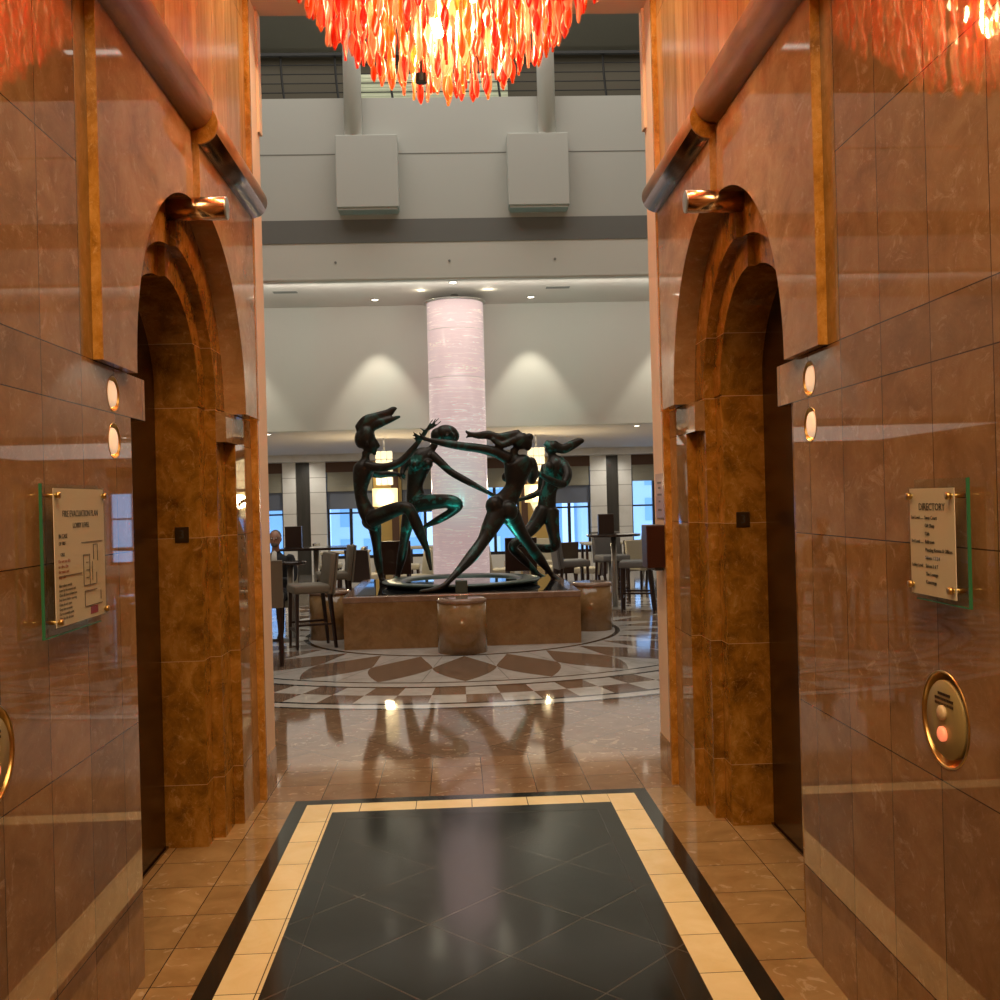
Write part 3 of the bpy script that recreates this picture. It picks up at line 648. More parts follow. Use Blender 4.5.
# ---- figures
def catmull(pts, n=5):
    out = []
    for i in range(len(pts) - 1):
        p0 = pts[max(i-1, 0)]; p1 = pts[i]; p2 = pts[i+1]; p3 = pts[min(i+2, len(pts)-1)]
        for j in range(n):
            t = j / n
            out.append(tuple(.5 * (2*b + (c-a)*t + (2*a-5*b+4*c-d)*t*t + (3*b-a-3*c+d)*t**3) for a, b, c, d in zip(p0, p1, p2, p3)))
    out.append(tuple(pts[-1])); return out
def limb(bm, pts, n=14, flat=1., fd=(0, 1, 0)):      # pts (x, y, z, r); closed tapering tube
    q = catmull(pts); rings = []; fdv = Vector(fd)
    for i, p in enumerate(q):
        c = Vector(p[:3]); a = Vector(q[max(i-1, 0)][:3]); b = Vector(q[min(i+1, len(q)-1)][:3]); d = (b - a).normalized()
        s = fdv - d * fdv.dot(d); s = s.normalized() if s.length > 1e-3 else d.orthogonal().normalized(); w = d.cross(s)
        r = max(p[3], .003)
        rings.append([bm.verts.new(c + (s * cos(2*pi*k/n) * flat + w * sin(2*pi*k/n)) * r) for k in range(n)])
    for A, B in zip(rings, rings[1:]):
        for k in range(n): bm.faces.new((A[k], A[(k+1) % n], B[(k+1) % n], B[k]))
    for ring, p, sg in ((rings[0], q[0], -1), (rings[-1], q[-1], 1)):
        i = 0 if sg < 0 else len(q) - 1
        d = (Vector(q[i][:3]) - Vector(q[i - sg][:3])).normalized()
        tip = bm.verts.new(Vector(p[:3]) + d * max(p[3], .003) * .75)
        for k in range(n):
            bm.faces.new((ring[(k+1) % n], ring[k], tip) if sg < 0 else (ring[k], ring[(k+1) % n], tip))
def ball(bm, c, r, rot=None):
    m = Matrix.Translation(c) @ (rot or Matrix.Identity(4)) @ Matrix.Diagonal((*r, 1))
    bmesh.ops.create_uvsphere(bm, u_segments=18, v_segments=12, radius=1, matrix=m)
def solid(name, bm, mat, parent, vox, it=3):
    bmesh.ops.recalc_face_normals(bm, faces=bm.faces[:])
    o = obj(name, bm, mat, parent)
    m = o.modifiers.new('r', 'REMESH'); m.mode = 'VOXEL'; m.voxel_size = vox; m.use_smooth_shade = True
    m = o.modifiers.new('s', 'SMOOTH'); m.iterations = it; m.factor = .5
    dg = bpy.context.evaluated_depsgraph_get(); dg.update()
    me = bpy.data.meshes.new_from_object(o.evaluated_get(dg)); o.modifiers.clear(); o.data = me
    for f in me.polygons: f.use_smooth = True
    if not me.materials: me.materials.append(mat)
    return o
def L(*pts): return [(*P(u, v, D), r * D / 1000) for u, v, D, r in pts]
def B(bm, u, v, D, rx, rz, ry=None, tilt=0):
    k = D / 1000; ball(bm, P(u, v, D), (rx * k, (ry or (rx + rz) / 2) * k, rz * k), Matrix.Rotation(tilt, 4, 'Y'))
def hand(bm, wrist, tips, D, pr=2.6):
    (wu, wv), (pu, pv) = wrist
    limb(bm, L((wu, wv, D, 2.3), (pu, pv, D, pr)), flat=.6)
    for i, (u, v, dd) in enumerate(tips):
        mu, mv = (pu * .5 + u * .5 + (.8 if i % 2 else -.4)), (pv * .5 + v * .5 + .3)
        limb(bm, L((pu, pv, D, 1.3), (mu, mv, D + dd * .7, 1.1), (u, v, D + dd, .75)), n=8)
VX = .0135
# dancer with arms raised towards the middle, knee lifted
bm = bmesh.new()
limb(bm, L((366, 452, 13.0, 4.2), (365.5, 459, 13.0, 4.6), (364, 468, 13.0, 10.5), (361.5, 481, 13.0, 8.6), (361, 495, 13.0, 6.4), (365.5, 509, 13.0, 8), (371.5, 519, 13.0, 9.2), (374, 527, 13.0, 6)), flat=.85)
B(bm, 369.5, 470, 12.93, 4.2, 4.4); B(bm, 371, 470, 13.08, 3.6, 4.2); B(bm, 370, 521, 13.05, 8.5, 8.5)
limb(bm, L((374, 522, 13.08, 7.5), (376, 537, 13.1, 5.6), (377, 549, 13.1, 4.4), (378.5, 562, 13.12, 4.4), (381, 577, 13.12, 2.7), (383, 580.5, 13.1, 2.6), (388.5, 582.5, 13.0, 1.7)))
limb(bm, L((371, 520, 12.95, 8.2), (389, 512, 12.8, 8), (405, 507.5, 12.7, 6.3), (412, 514, 12.68, 5.8), (419, 530, 12.68, 5.6), (427, 550, 12.68, 3.0), (428.5, 558, 12.68, 2.7), (431, 570, 12.62, 1.7)))
limb(bm, L((366, 465, 12.95, 5), (378, 467.5, 12.9, 4.6), (391, 466, 12.85, 4.1), (402, 461, 12.85, 4.2), (412, 450, 12.85, 3.4), (421, 438.5, 12.85, 2.3)))
hand(bm, ((421, 438.5), (426, 431)), ((433, 419, 0), (436, 418.5, .05), (439.3, 418, .1), (441.5, 421, .14), (420, 428, -.05)), 12.85)
limb(bm, L((362, 466, 13.15, 5), (376, 474, 13.25, 4.1), (387, 474, 13.3, 3.3), (396, 474, 13.3, 2.2)))
hand(bm, ((396, 474), (400, 475)), ((405, 472, 0), (406, 475, .03), (406, 477.5, .05), (404.5, 480, .07), (401, 480, -.03)), 13.3, 2.2)
B(bm, 366.5, 437.5, 13.0, 8.8, 13.2, 9); B(bm, 360.5, 439, 13.0, 6, 9.5, 8); B(bm, 371, 446, 13.0, 5.8, 7.5, 7)
limb(bm, L((375, 439, 13.0, 1.5), (378.6, 446, 13.0, 1.7), (376, 448, 13.0, 1.3)), n=8); B(bm, 376, 451, 13, 1.5, 1, 2.2); B(bm, 374.6, 454, 13, 2, 1.5, 2.5)
B(bm, 367, 444, 12.88, 1.4, 2.6, 1)
limb(bm, L((360, 430, 13, 6.5), (367, 422, 13, 7), (378, 417.5, 13, 5.6), (388, 413.5, 13, 4.6), (393, 409.5, 13, 3.2), (396, 408.5, 13, 2)), flat=.7)
limb(bm, L((370, 427, 13, 5.5), (381, 423, 12.96, 4.4), (391, 419.5, 12.96, 3.1), (400, 416.5, 12.96, 1.6)), flat=.7)
a = solid('dancer', bm, M['statue'], sc_, VX); a['label'] = 'dancer with streaming hair and one knee lifted, facing the others'
# dancer with green chest, thigh raised sideways
bm = bmesh.new()
limb(bm, L((435, 444, 13.5, 4), (431, 450, 13.5, 4.6), (423, 458, 13.5, 12.2), (418, 471, 13.5, 10.6), (415, 485, 13.5, 8.2), (416, 497, 13.5, 9.8), (416.5, 507, 13.5, 9.6)), flat=.75)
B(bm, 415, 465, 13.38, 4.6, 5); B(bm, 428, 464, 13.38, 4.6, 5)
limb(bm, L((411.5, 506, 13.5, 8.4), (407.5, 524, 13.5, 6.6), (404.5, 540, 13.5, 4.8), (402, 556, 13.5, 4.8), (398.5, 572, 13.5, 2.9), (397, 578.5, 13.48, 2.7), (391.5, 581, 13.35, 1.8)))
limb(bm, L((420, 503.5, 13.45, 9), (438, 501.5, 13.3, 7.6), (452, 501.5, 13.2, 6.6), (458.3, 505.5, 13.2, 5.2), (450, 513, 13.3, 4.6), (438, 520, 13.4, 4.0), (428, 525, 13.5, 2.6), (419, 531, 13.5, 1.6)))
limb(bm, L((432, 455, 13.45, 5), (440, 462, 13.4, 4.4), (451, 472, 13.35, 3.8), (464, 479.5, 13.3, 3.7), (478, 487, 13.25, 2.9), (490, 493.5, 13.2, 2.1)))
hand(bm, ((490, 493.5), (493.5, 495.5)), ((499, 497, 0), (499, 499, .03), (498, 501, .05), (496, 502, .06), (497, 493.5, -.03)), 13.2, 2.3)
limb(bm, L((414, 455, 13.5, 5), (406, 463, 13.4, 4.2), (403, 470, 13.35, 3), (402, 475, 13.3, 2.2)))
B(bm, 446.5, 433.5, 13.5, 12, 8.8, 9, .12); B(bm, 437, 435.5, 13.5, 6.5, 7.5, 7); B(bm, 455, 436, 13.5, 4.5, 6, 6)
limb(bm, L((452, 432, 13.36, 1.3), (454.5, 436.5, 13.33, 1.6), (453, 439, 13.37, 1.2)), n=8)
B(bm, 447, 436, 13.36, 2.2, 1.4, 1)
a = solid('dancer', bm, M['statue_teal'], sc_, VX); a['label'] = 'green patinated dancer standing on one leg with a thigh raised sideways'
# striding dancer seen from the back
bm = bmesh.new()
limb(bm, L((514.5, 449, 12.5, 4.3), (514.5, 456, 12.5, 4.8), (518, 463, 12.5, 14), (516.5, 474, 12.5, 12.6), (514, 487, 12.5, 9.2), (508, 498, 12.5, 11), (502.5, 507, 12.5, 14), (504, 517, 12.5, 11)), flat=.68)
B(bm, 494.5, 506, 12.42, 9.3, 10, 9); B(bm, 509, 511, 12.4, 9, 10, 8); B(bm, 505.5, 477, 12.62, 4, 5)
limb(bm, L((498, 513, 12.45, 11), (490, 528, 12.35, 9), (483, 541, 12.25, 6.4), (471, 557, 12.1, 6.2), (458, 571.5, 11.85, 4), (449, 581, 11.72, 3), (443, 586.5, 11.66, 3.2), (433, 590, 11.62, 2.9), (420, 591.5, 11.6, 1.8)))
limb(bm, L((510, 514, 12.55, 10.5), (519, 530, 12.7, 7.6), (528, 543, 12.85, 5.6), (539, 558, 13.0, 5.3), (549, 571, 13.12, 2.9), (553, 576, 13.15, 2.8), (562, 581.5, 13.05, 1.8)))
limb(bm, L((509, 459, 12.5, 6.4), (496, 452.5, 12.5, 5.6), (480, 448.5, 12.5, 4.8), (464, 446.5, 12.55, 4.4), (446, 443.5, 12.6, 3.9), (430, 440.3, 12.65, 2.5)))
hand(bm, ((430, 440.3), (424, 438.5)), ((413, 432, 0), (411.8, 435, .03), (412.5, 438.5, .05), (415, 441, .07), (419, 431.5, -.05)), 12.65)
limb(bm, L((530, 462, 12.5, 6.4), (533, 470, 12.65, 5.6), (531.5, 480, 12.85, 4.6), (535, 476, 13.1, 3.6), (538, 473, 13.3, 2.4)))
B(bm, 521, 441, 12.5, 9.5, 8.6, 9); B(bm, 527.5, 443, 12.5, 4.8, 8, 6.5); B(bm, 529.5, 437, 12.5, 4.2, 4, 5)
limb(bm, L((519, 435, 12.5, 6), (508, 437, 12.5, 5.6), (498, 438, 12.5, 5), (488, 435, 12.5, 4.6), (478, 435.5, 12.5, 3.6), (470, 434, 12.5, 2.4), (465.5, 431, 12.5, 1.3)), flat=.8)
limb(bm, L((476, 435, 12.5, 2.6), (469, 436.5, 12.5, 1.4), (466, 437.5, 12.5, 1)), n=8)
limb(bm, L((515, 440, 12.46, 4), (502, 445, 12.46, 3.4), (492, 439, 12.46, 2.5)), n=8)
a = solid('dancer', bm, M['statue'], sc_, VX); a['label'] = 'large striding dancer seen from behind with a long outstretched arm'
# leaping dancer at the back
bm = bmesh.new()
limb(bm, L((551, 451, 13.8, 4), (552, 456, 13.8, 4.6), (555, 464, 13.8, 12), (554, 475, 13.8, 10.8), (549.5, 488, 13.8, 8.2), (547, 500, 13.8, 9.2), (547, 511, 13.8, 9.4)), flat=.75)
B(bm, 549, 467, 13.68, 4.4, 4.8); B(bm, 560.5, 480, 13.8, 6, 9)
limb(bm, L((551, 511, 13.8, 8.4), (552.5, 526, 13.75, 7), (555, 541, 13.7, 5.2), (554.5, 547, 13.72, 4.6), (545, 548.5, 13.8, 4.6), (532, 546.5, 13.9, 3.6), (521, 545, 13.95, 2.5), (511, 546, 13.95, 1.5)))
limb(bm, L((543, 511, 13.8, 8.6), (533, 527, 13.7, 6.8), (520, 539, 13.6, 5), (512, 546.5, 13.55, 4.4), (519, 555, 13.6, 4.6), (530, 566, 13.7, 3.4), (538, 574, 13.75, 2.6), (546, 577.5, 13.62, 1.7)))
limb(bm, L((563, 464, 13.75, 5.6), (567.5, 474, 13.6, 5), (563, 484, 13.5, 4.2), (550, 480, 13.4, 3.6), (540, 474, 13.35, 2.4)))
hand(bm, ((540, 474), (537, 472)), ((532, 469, 0), (531.5, 471, .03), (532, 473, .05), (533.5, 475, .06), (536, 468, -.03)), 13.35, 2.3)
limb(bm, L((546, 466, 13.85, 5), (542, 480, 13.9, 4.2), (540, 491, 13.9, 3.6), (530, 496.5, 13.85, 3), (522, 499, 13.8, 2.2)))
hand(bm, ((522, 499), (518, 500)), ((512, 500, 0), (512, 502, .03), (513, 504, .05), (515, 505, .06), (516, 496.5, -.03)), 13.8, 2.2)
B(bm, 551.5, 447.5, 13.8, 7.6, 6.6, 7, -.5); B(bm, 547.5, 445, 13.8, 3.6, 4.6, 5); limb(bm, L((546, 446, 13.74, 1.4), (543.8, 444, 13.74, 1.2)), n=8)
limb(bm, L((553, 445, 13.8, 5.4), (562, 449, 13.8, 5), (570, 446, 13.8, 5), (578, 442, 13.8, 4), (583, 440.5, 13.8, 2.4)), flat=.8)
a = solid('dancer', bm, M['statue_teal'], sc_, VX); a['label'] = 'leaping dancer with both knees bent at the back of the ring'

# ------------------------------------------------------------------ lounge furniture
def stool(name, label, cat, seat_mat, back_mat, high=True, group='bar stools around the lounge'):
    sh = .74 if high else .46; bh = sh + (.36 if high else .42)
    t = thing(name, label, cat, (0, 0, 0), 0, group)
    bm = bmesh.new(); box(bm, (-.23, -.23, sh - .10), (.23, .22, sh), .025); obj('seat', bm, M[seat_mat], t, True)
    bm = bmesh.new(); box(bm, (-.23, .17, sh - .12), (.23, .235, bh), .02); bmesh.ops.rotate(bm, verts=bm.verts[:], cent=(0, .2, sh), matrix=Matrix.Rotation(-.12, 3, 'X')); obj('backrest', bm, M[seat_mat], t, True)
    bm = bmesh.new(); box(bm, (-.235, .237, sh - .13), (.235, .262, bh + .008), .006); bmesh.ops.rotate(bm, verts=bm.verts[:], cent=(0, .2, sh), matrix=Matrix.Rotation(-.12, 3, 'X')); obj('back_panel', bm, M[back_mat], t)
    for sx in (-1, 1):
        for sy in (-1, 1):
            bm = bmesh.new(); cyl(bm, (sx * .19, sy * .19, sh - .09), (sx * .205, sy * (.20 if sy < 0 else .25), 0), .029, .020, n=4); obj('leg', bm, M['darkwood'], t)
    if high:
        bm = bmesh.new(); box(bm, (-.20, -.212, .20), (.20, -.188, .23)); obj('footrest', bm, M['darkwood'], t)
        for sx in (-1, 1): bm = bmesh.new(); box(bm, (sx * .19, -.2, .27), (sx * .214, .22, .295)); obj('stretcher', bm, M['darkwood'], t)
    return t
# local -y is where the sitter faces, +y is the back
def put(t, u, D, face, label=None, first=False):
    x = P(u, 560, D).x; rz = face
    if first:
        t.location = (x, D, 0); t.rotation_euler = (0, 0, rz); t['label'] = label or t['label']; return t
    return dup(t, (x, D, 0), rz, label)
FL, FR_, FA, FC = -pi / 2, pi / 2, pi, 0      # faces -x, +x, away, camera
ta = stool('bar_stool', '', 'bar stool', 'stool_l', 'stool_l'); put(ta, 260, 10.6, pi + .15, 'taupe upholstered bar stool half hidden by the peach portal edge', True)
put(ta, 309, 11.75, FL + .35, 'taupe bar stool beside the small table, dark legs nearest the pedestal')
put(ta, 333, 13.7, FL + .2, 'taupe bar stool behind the bollard at the dark rectangular table')
tg = stool('bar_stool', '', 'bar stool', 'stool_g', 'stool_g'); put(tg, 572, 14.9, FR_ + .1, 'grey bar stool just behind the bollard, its back to the leaping dancer', True)
put(tg, 612, 15.9, FC + .2, 'grey bar stool on the far side of the round bar table')
put(tg, 636, 14.3, FL - .25, 'grey bar stool next to the portal edge at the round bar table')
td = stool('bar_stool', '', 'bar stool', 'stool_c', 'darkwood'); put(td, 396, 14.95, FA, 'dark backed bar stool behind the legs of the first two dancers', True)
put(td, 520, 14.95, FA, 'dark backed bar stool behind the crossing legs of the striding dancer')
tc = stool('lounge_chair', '', 'chair', 'stool_c', 'darkwood', False, 'cream chairs deep in the lounge')
first = True
for u, D, f, lb in ((366, 17.2, FA - .5, 'cream chair with dark back turned to the camera under the first lantern'), (350, 18.2, FL, 'cream chair in profile by the window beside the paired pilasters'),
                    (418, 16.6, FL + .5, 'cream chair in profile beside the glowing column base'), (408, 19.5, FR_, 'cream chair below the gold panel near the first lantern'),
                    (560, 17.9, FA + .3, 'cream chair with dark back behind the grey bar stool'), (590, 17.2, FL - .4, 'cream chair in profile behind the bollard by the round bar table'),
                    (634, 21.6, FL, 'cream chair under the dark slate slot'), (644, 17.6, FC + .4, 'cream chair facing the lobby near the portal edge'),
                    (498, 17.5, FR_ + .3, 'cream chair showing beside the striding dancer'), (330, 20.5, FR_, 'cream chair at the far window table'),
                    (543, 19.5, FC, 'cream chair below the second lantern')):
    if first: put(tc, u, D, f, lb, True); first = False
    else: put(tc, u, D, f, lb)
def table(name, label, x, y, r, h, base=.3, rectw=None):
    t = thing(name, label, 'table', (x, y, 0), 0)
    bm = bmesh.new()
    if rectw: box(bm, (-rectw / 2, -.35, h - .035), (rectw / 2, .35, h), .006)
    else: lathe(bm, [(r - .01, h - .035), (r, h - .028), (r, h - .006), (r - .006, h)], n=48)
    obj('tabletop', bm, M['tabletop'], t)
    bm = bmesh.new(); cyl(bm, (0, 0, .02), (0, 0, h - .035), .04, n=24); obj('pedestal', bm, M['steel'], t, True)
    bm = bmesh.new(); lathe(bm, [(base, 0), (base, .012), (.06, .03)], n=40); obj('foot_plate', bm, M['steel'], t)
    return t
TR = P(614, 560, 14.8).x
table('bar_table', 'round dark bar table on a steel post beside the far bollard', TR, 14.8, .40, 1.11, .24)
table('bar_table', 'dark rectangular bar table in front of the paired white pilasters', P(316, 545, 14.5).x, 14.5, .4, 1.05, .26, .95)
table('side_table', 'small round dark table between the seated man and the bar stools', P(290, 557, 12.4).x, 12.4, .2, .97, .2)
def menu(x, y, z, w, h, label, rz=0):
    t = thing('menu_box', label, 'menu holder', (x, y, z), rz, 'dark menu holders on the bar tables')
    bm = bmesh.new(); box(bm, (-w / 2, -.035, 0), (w / 2, .035, h), .004); obj('body', bm, M['darkwood'], t)
    bm = bmesh.new(); box(bm, (-w / 2 - .01, -.045, 0), (w / 2 + .01, .045, .012)); obj('foot', bm, M['frame_black'], t)
menu(P(606, 530, 14.75).x, 14.75, 1.11, .235, .30, 'upright dark menu holder on the round bar table')
menu(P(293.5, 530, 14.35).x, 14.35, 1.05, .235, .31, 'upright dark menu holder beside the seated man')
bm = bmesh.new(); box(bm, (-.11, -.08, 0), (.11, .08, .004)); tag(obj('paper_sheet', bm, M['paper'], loc=(P(318, 545, 14.35).x, 14.35, 1.05)), 'white sheet of paper lying on the rectangular bar table', 'paper')
bm = bmesh.new(); box(bm, (-.13, -.09, 0), (.13, .09, .004)); tag(obj('paper_sheet', bm, M['paper'], loc=(TR + .16, 14.62, 1.11)), 'white sheet of paper lying on the round bar table', 'paper')
for u, y, w, lb in ((346, 19.4, .9, 'pale table near the window behind the rectangular bar table'), (604, 20.2, .9, 'pale table between cream chairs under the paired pilasters'), (430, 20.6, .9, 'pale table beyond the glowing column')):
    t = thing('dining_table', lb, 'table', (P(u, 550, y).x, y, 0), 0, 'pale dining tables in the lounge')
    bm = bmesh.new(); box(bm, (-w / 2, -.4, .71), (w / 2, .4, .75), .006); obj('tabletop', bm, M['stool_c'], t)
    for sx in (-1, 1):
        for sy in (-1, 1):
            bm = bmesh.new(); box(bm, (sx * (w / 2 - .08), sy * .34, 0), (sx * (w / 2 - .03), sy * .39, .71)); obj('leg', bm, M['darkwood'], t)
# hanging lanterns
for i, (u, lb) in enumerate(((385, 'hanging lantern of glass blocks with a cream drum shade behind the first dancer'), (537, 'hanging lantern of glass blocks with a cream drum shade behind the leaping dancer'))):
    x = P(u, 490, 18.).x; t = thing('hanging_lantern', lb, 'pendant lamp', (x, 18., 0), 0, 'hanging lanterns in the lounge')
    bm = bmesh.new(); cyl(bm, (0, 0, 2.6), (0, 0, 2.82), .015, n=8); obj('stem', bm, M['steel'], t)
    bm = bmesh.new()
    for a in range(3):
        for q in range(4): box(bm, (-.15 + a * .102, -.1, 1.98 + q * .155), (-.15 + a * .102 + .092, .1, 1.98 + q * .155 + .14), .012)
    obj('glass_blocks', bm, M['lampglass'], t)
    bm = bmesh.new(); cyl(bm, (0, 0, 1.60), (0, 0, 1.92), .225, n=40); obj('drum_shade', bm, M['lampshade'], t, True)
    for f in t.children[-1].data.polygons: f.use_smooth = len(f.vertices) == 4
    bm = bmesh.new(); cyl(bm, (0, 0, 1.44), (0, 0, 1.60), .07, .13, n=24); obj('diffuser', bm, M['lampglass'], t, True)

# seated man
mx, my = P(276, 535, 12.9).x - .02, 12.95
man = thing('person', 'seated man with glasses and a grey beard in a dark jacket, beside the portal edge', 'person', (mx, my, 0))
bm = bmesh.new()
limb(bm, [(0, .02, 1.12, .05), (0, .03, 1.05, .07), (0, .03, .97, .17), (0, .04, .80, .155), (0, .05, .62, .15), (0, .05, .50, .17)], flat=.68)
for sx in (-1, 1):
    limb(bm, [(sx * .17, .03, 1.0, .06), (sx * .225, .0, .86, .052), (sx * .22, -.05, .72, .045), (sx * .15, -.22, .72, .036), (sx * .09, -.32, .735, .028)])
    limb(bm, [(sx * .09, .03, .52, .085), (sx * .11, -.2, .52, .08), (sx * .12, -.42, .50, .06), (sx * .12, -.44, .3, .052), (sx * .12, -.42, .1, .038), (sx * .12, -.50, .045, .035), (sx * .12, -.60, .035, .025)])
    for q in range(4): limb(bm, [(sx * .09 - .02 + q * .013, -.33, .735, .011), (sx * .08 - .02 + q * .013, -.40 + abs(q - 1.5) * .008, .728, .009), (sx * .078 - .02 + q * .013, -.425 + abs(q - 1.5) * .01, .715, .007)], n=8)
    limb(bm, [(sx * .07, -.31, .735, .011), (sx * .045, -.35, .73, .009)], n=8)
body = solid('body', bm, M['suit'], man, .012)
bm = bmesh.new(); ball(bm, (0, 0, 1.235), (.073, .092, .105)); ball(bm, (0, -.035, 1.185), (.055, .055, .055))
limb(bm, [(0, .015, 1.16, .048), (0, .025, 1.08, .05)]); limb(bm, [(0, -.09, 1.25, .009), (0, -.108, 1.222, .015), (0, -.095, 1.212, .010)], n=8)
for sx in (-1, 1): ball(bm, (sx * .074, .005, 1.23), (.010, .02, .03))
limb(bm, [(-.02, -.088, 1.192, .006), (.02, -.088, 1.192, .006)], n=8)
solid('head', bm, M['skin'], man, .007)
bm = bmesh.new()
for sx in (-1, 1): ball(bm, (sx * .028, -.082, 1.246), (.012, .008, .007))
obj('eyes', bm, M['paper'], man)
bm = bmesh.new(); ball(bm, (0, .028, 1.262), (.078, .082, .092)); solid('hair', bm, M['hair'], man, .008)
bm = bmesh.new(); ball(bm, (0, -.05, 1.165), (.048, .048, .035)); solid('beard', bm, M['hair'], man, .008)
bm = bmesh.new()
for sx in (-1, 1):
    for q in range(12):
        a0, a1 = 2 * pi * q / 12, 2 * pi * (q + 1) / 12
        cyl(bm, (sx * .030 + .022 * cos(a0), -.100, 1.246 + .017 * sin(a0)), (sx * .030 + .022 * cos(a1), -.100, 1.246 + .017 * sin(a1)), .002, n=5)
    cyl(bm, (sx * .052, -.10, 1.25), (sx * .076, .0, 1.25), .002, n=5)
cyl(bm, (-.008, -.101, 1.248), (.008, -.101, 1.248), .002, n=5); obj('glasses', bm, M['frame_black'], man)
bm = bmesh.new(); limb(bm, [(0, -.085, 1.07, .035), (0, -.115, .98, .04), (0, -.10, .85, .03)], flat=.4); solid('shirt', bm, M['paper'], man, .01)
mc = put(tc, 0, 13, 0, 'cream chair the seated man is sitting on'); mc.location = (mx, my + .07, 0)

# ------------------------------------------------------------------ signs on the lobby walls
def sign(s, yg0, yg1, zg0, zg1, yp0, yp1, zp0, zp1, name, label, cat):
    t = thing(name, label, cat, (0, 0, 0)); xs = lambda d: X0 + s * (W - d)
    bm = bmesh.new(); box(bm, (xs(.030), yg0, zg0), (xs(.036), yg1, zg1)); obj('glass_sheet', bm, M['glass'], t)
    bm = bmesh.new(); box(bm, (xs(.029), yg0 - .004, zg0), (xs(.037), yg0, zg1)); box(bm, (xs(.029), yg0 - .004, zg0 - .003), (xs(.037), yg1, zg0)); obj('glass_edge', bm, M['glass_edge'], t)
    bm = bmesh.new(); box(bm, (xs(.038), yp0, zp0), (xs(.040), yp1, zp1)); obj('paper', bm, M['sign_paper'], t)
    bm = bmesh.new(); box(bm, (xs(.0415), yp0 - .004, zp0 - .004), (xs(.0435), yp1 + .004, zp1 + .004)); obj('cover_glass', bm, M['glass'], t)
    for y in (yp0 + .012, yp1 - .012):
        for z in (zg0 + .035 if z_low else zg0 + .035, zp1 - .02):
            bm = bmesh.new(); cyl(bm, (xs(0), y, z), (xs(.052), y, z), .006, n=16); cyl(bm, (xs(.044), y, z), (xs(.054), y, z), .009, n=16); obj('standoff', bm, M['brass'], t, True)
    return t, xs
z_low = True
def wall_text(t, xs, s, st, size, y, z, mat='ink', al='LEFT', xsc=1.):
    # on the directory wall text runs towards -y, on the other towards +y
    rot = Matrix(((0, 0, -s, 0), (-s, 0, 0, 0), (0, 1, 0, 0), (0, 0, 0, 1)))
    return text('lettering', st, size, M[mat], t, Matrix.Translation((xs(.0408), y, z)) @ rot, al, xsc)
t, xs = sign(1, 2.309, 2.576, 1.376, 1.684, 2.360, 2.596, 1.388, 1.661, 'directory_sign', 'small glass wall sign headed DIRECTORY held by brass studs', 'sign')
wall_text(t, xs, 1, 'DIRECTORY', .026, 2.475, 1.613, al='CENTER', xsc=.98)
rows = [('2nd Level ......', 'Swan Court'), ('', 'Gift Shop'), ('', 'Cafe'), ('3rd Level ......', 'Ballroom'), ('', 'Meeting Rooms & Offices'), ('', 'Salons 1 2 3 4'), ('Lobby Level .', 'Salons 5 6 7'), ('', 'The Lounge'), ('', 'Concierge')]
for i, (a, b) in enumerate(rows):
    z = 1.586 - i * .0205
    if a: wall_text(t, xs, 1, a, .0125, 2.588, z, 'ink')
    wall_text(t, xs, 1, b, .0135, 2.513, z, 'ink')
t, xs = sign(-1, 2.733, 3.156, 1.318, 1.737, 2.80, 3.19, 1.338, 1.725, 'evacuation_sign', 'larger glass wall sign headed FIRE EVACUATION PLAN with a red block at its foot', 'sign')
wall_text(t, xs, -1, 'FIRE EVACUATION PLAN', .024 * 1.1, 2.80 + (2.945 - 2.765) * 1.1, 1.338 + (1.628 - 1.352) * 1.138, al='CENTER', xsc=.95)
wall_text(t, xs, -1, 'LOBBY LEVEL', .020 * 1.1, 2.80 + (2.945 - 2.765) * 1.1, 1.338 + (1.598 - 1.352) * 1.138, al='CENTER')
wall_text(t, xs, -1, 'IN CASE', .016 * 1.1, 2.80 + (2.79 - 2.765) * 1.1, 1.338 + (1.573 - 1.352) * 1.138); wall_text(t, xs, -1, 'OF FIRE', .013 * 1.1, 2.80 + (2.79 - 2.765) * 1.1, 1.338 + (1.555 - 1.352) * 1.138); wall_text(t, xs, -1, 'CALL', .012 * 1.1, 2.80 + (2.80 - 2.765) * 1.1, 1.338 + (1.528 - 1.352) * 1.138)
for i in range(4): wall_text(t, xs, -1, ('Do not use lifts', 'in a fire. Use', 'the stairs and', 'stay calm')[i], .0125 * 1.1, 2.80 + (2.785 - 2.765) * 1.1, 1.338 + (1.512 - i * .013 - 1.352) * 1.138, 'ink_red')
for i, st in enumerate(('Alert others nearby', 'Leave by the nearest exit', 'Close all doors behind you', 'Feel doors before opening', 'If hot do not open', 'Keep low in smoke', 'Go to assembly point', 'Wait for the all clear')):
    wall_text(t, xs, -1, st, .0108 * 1.1, 2.80 + (2.785 - 2.765) * 1.1, 1.338 + (1.452 - i * .0115 - 1.352) * 1.138, 'ink_soft')
KY = lambda y: 2.80 + (y - 2.765) * 1.1; KZ = lambda z: 1.338 + (z - 1.352) * 1.138
bm = bmesh.new(); x_ = xs(.0405)
def ln(y0, z0, y1, z1, w=.0012): box(bm, (x_ - .0004, min(y0, y1) - (w if y0 == y1 else 0), min(z0, z1) - (w if z0 == z1 else 0)), (x_ + .0012, max(y0, y1) + (w if y0 == y1 else 0), max(z0, z1) + (w if z0 == z1 else 0)))
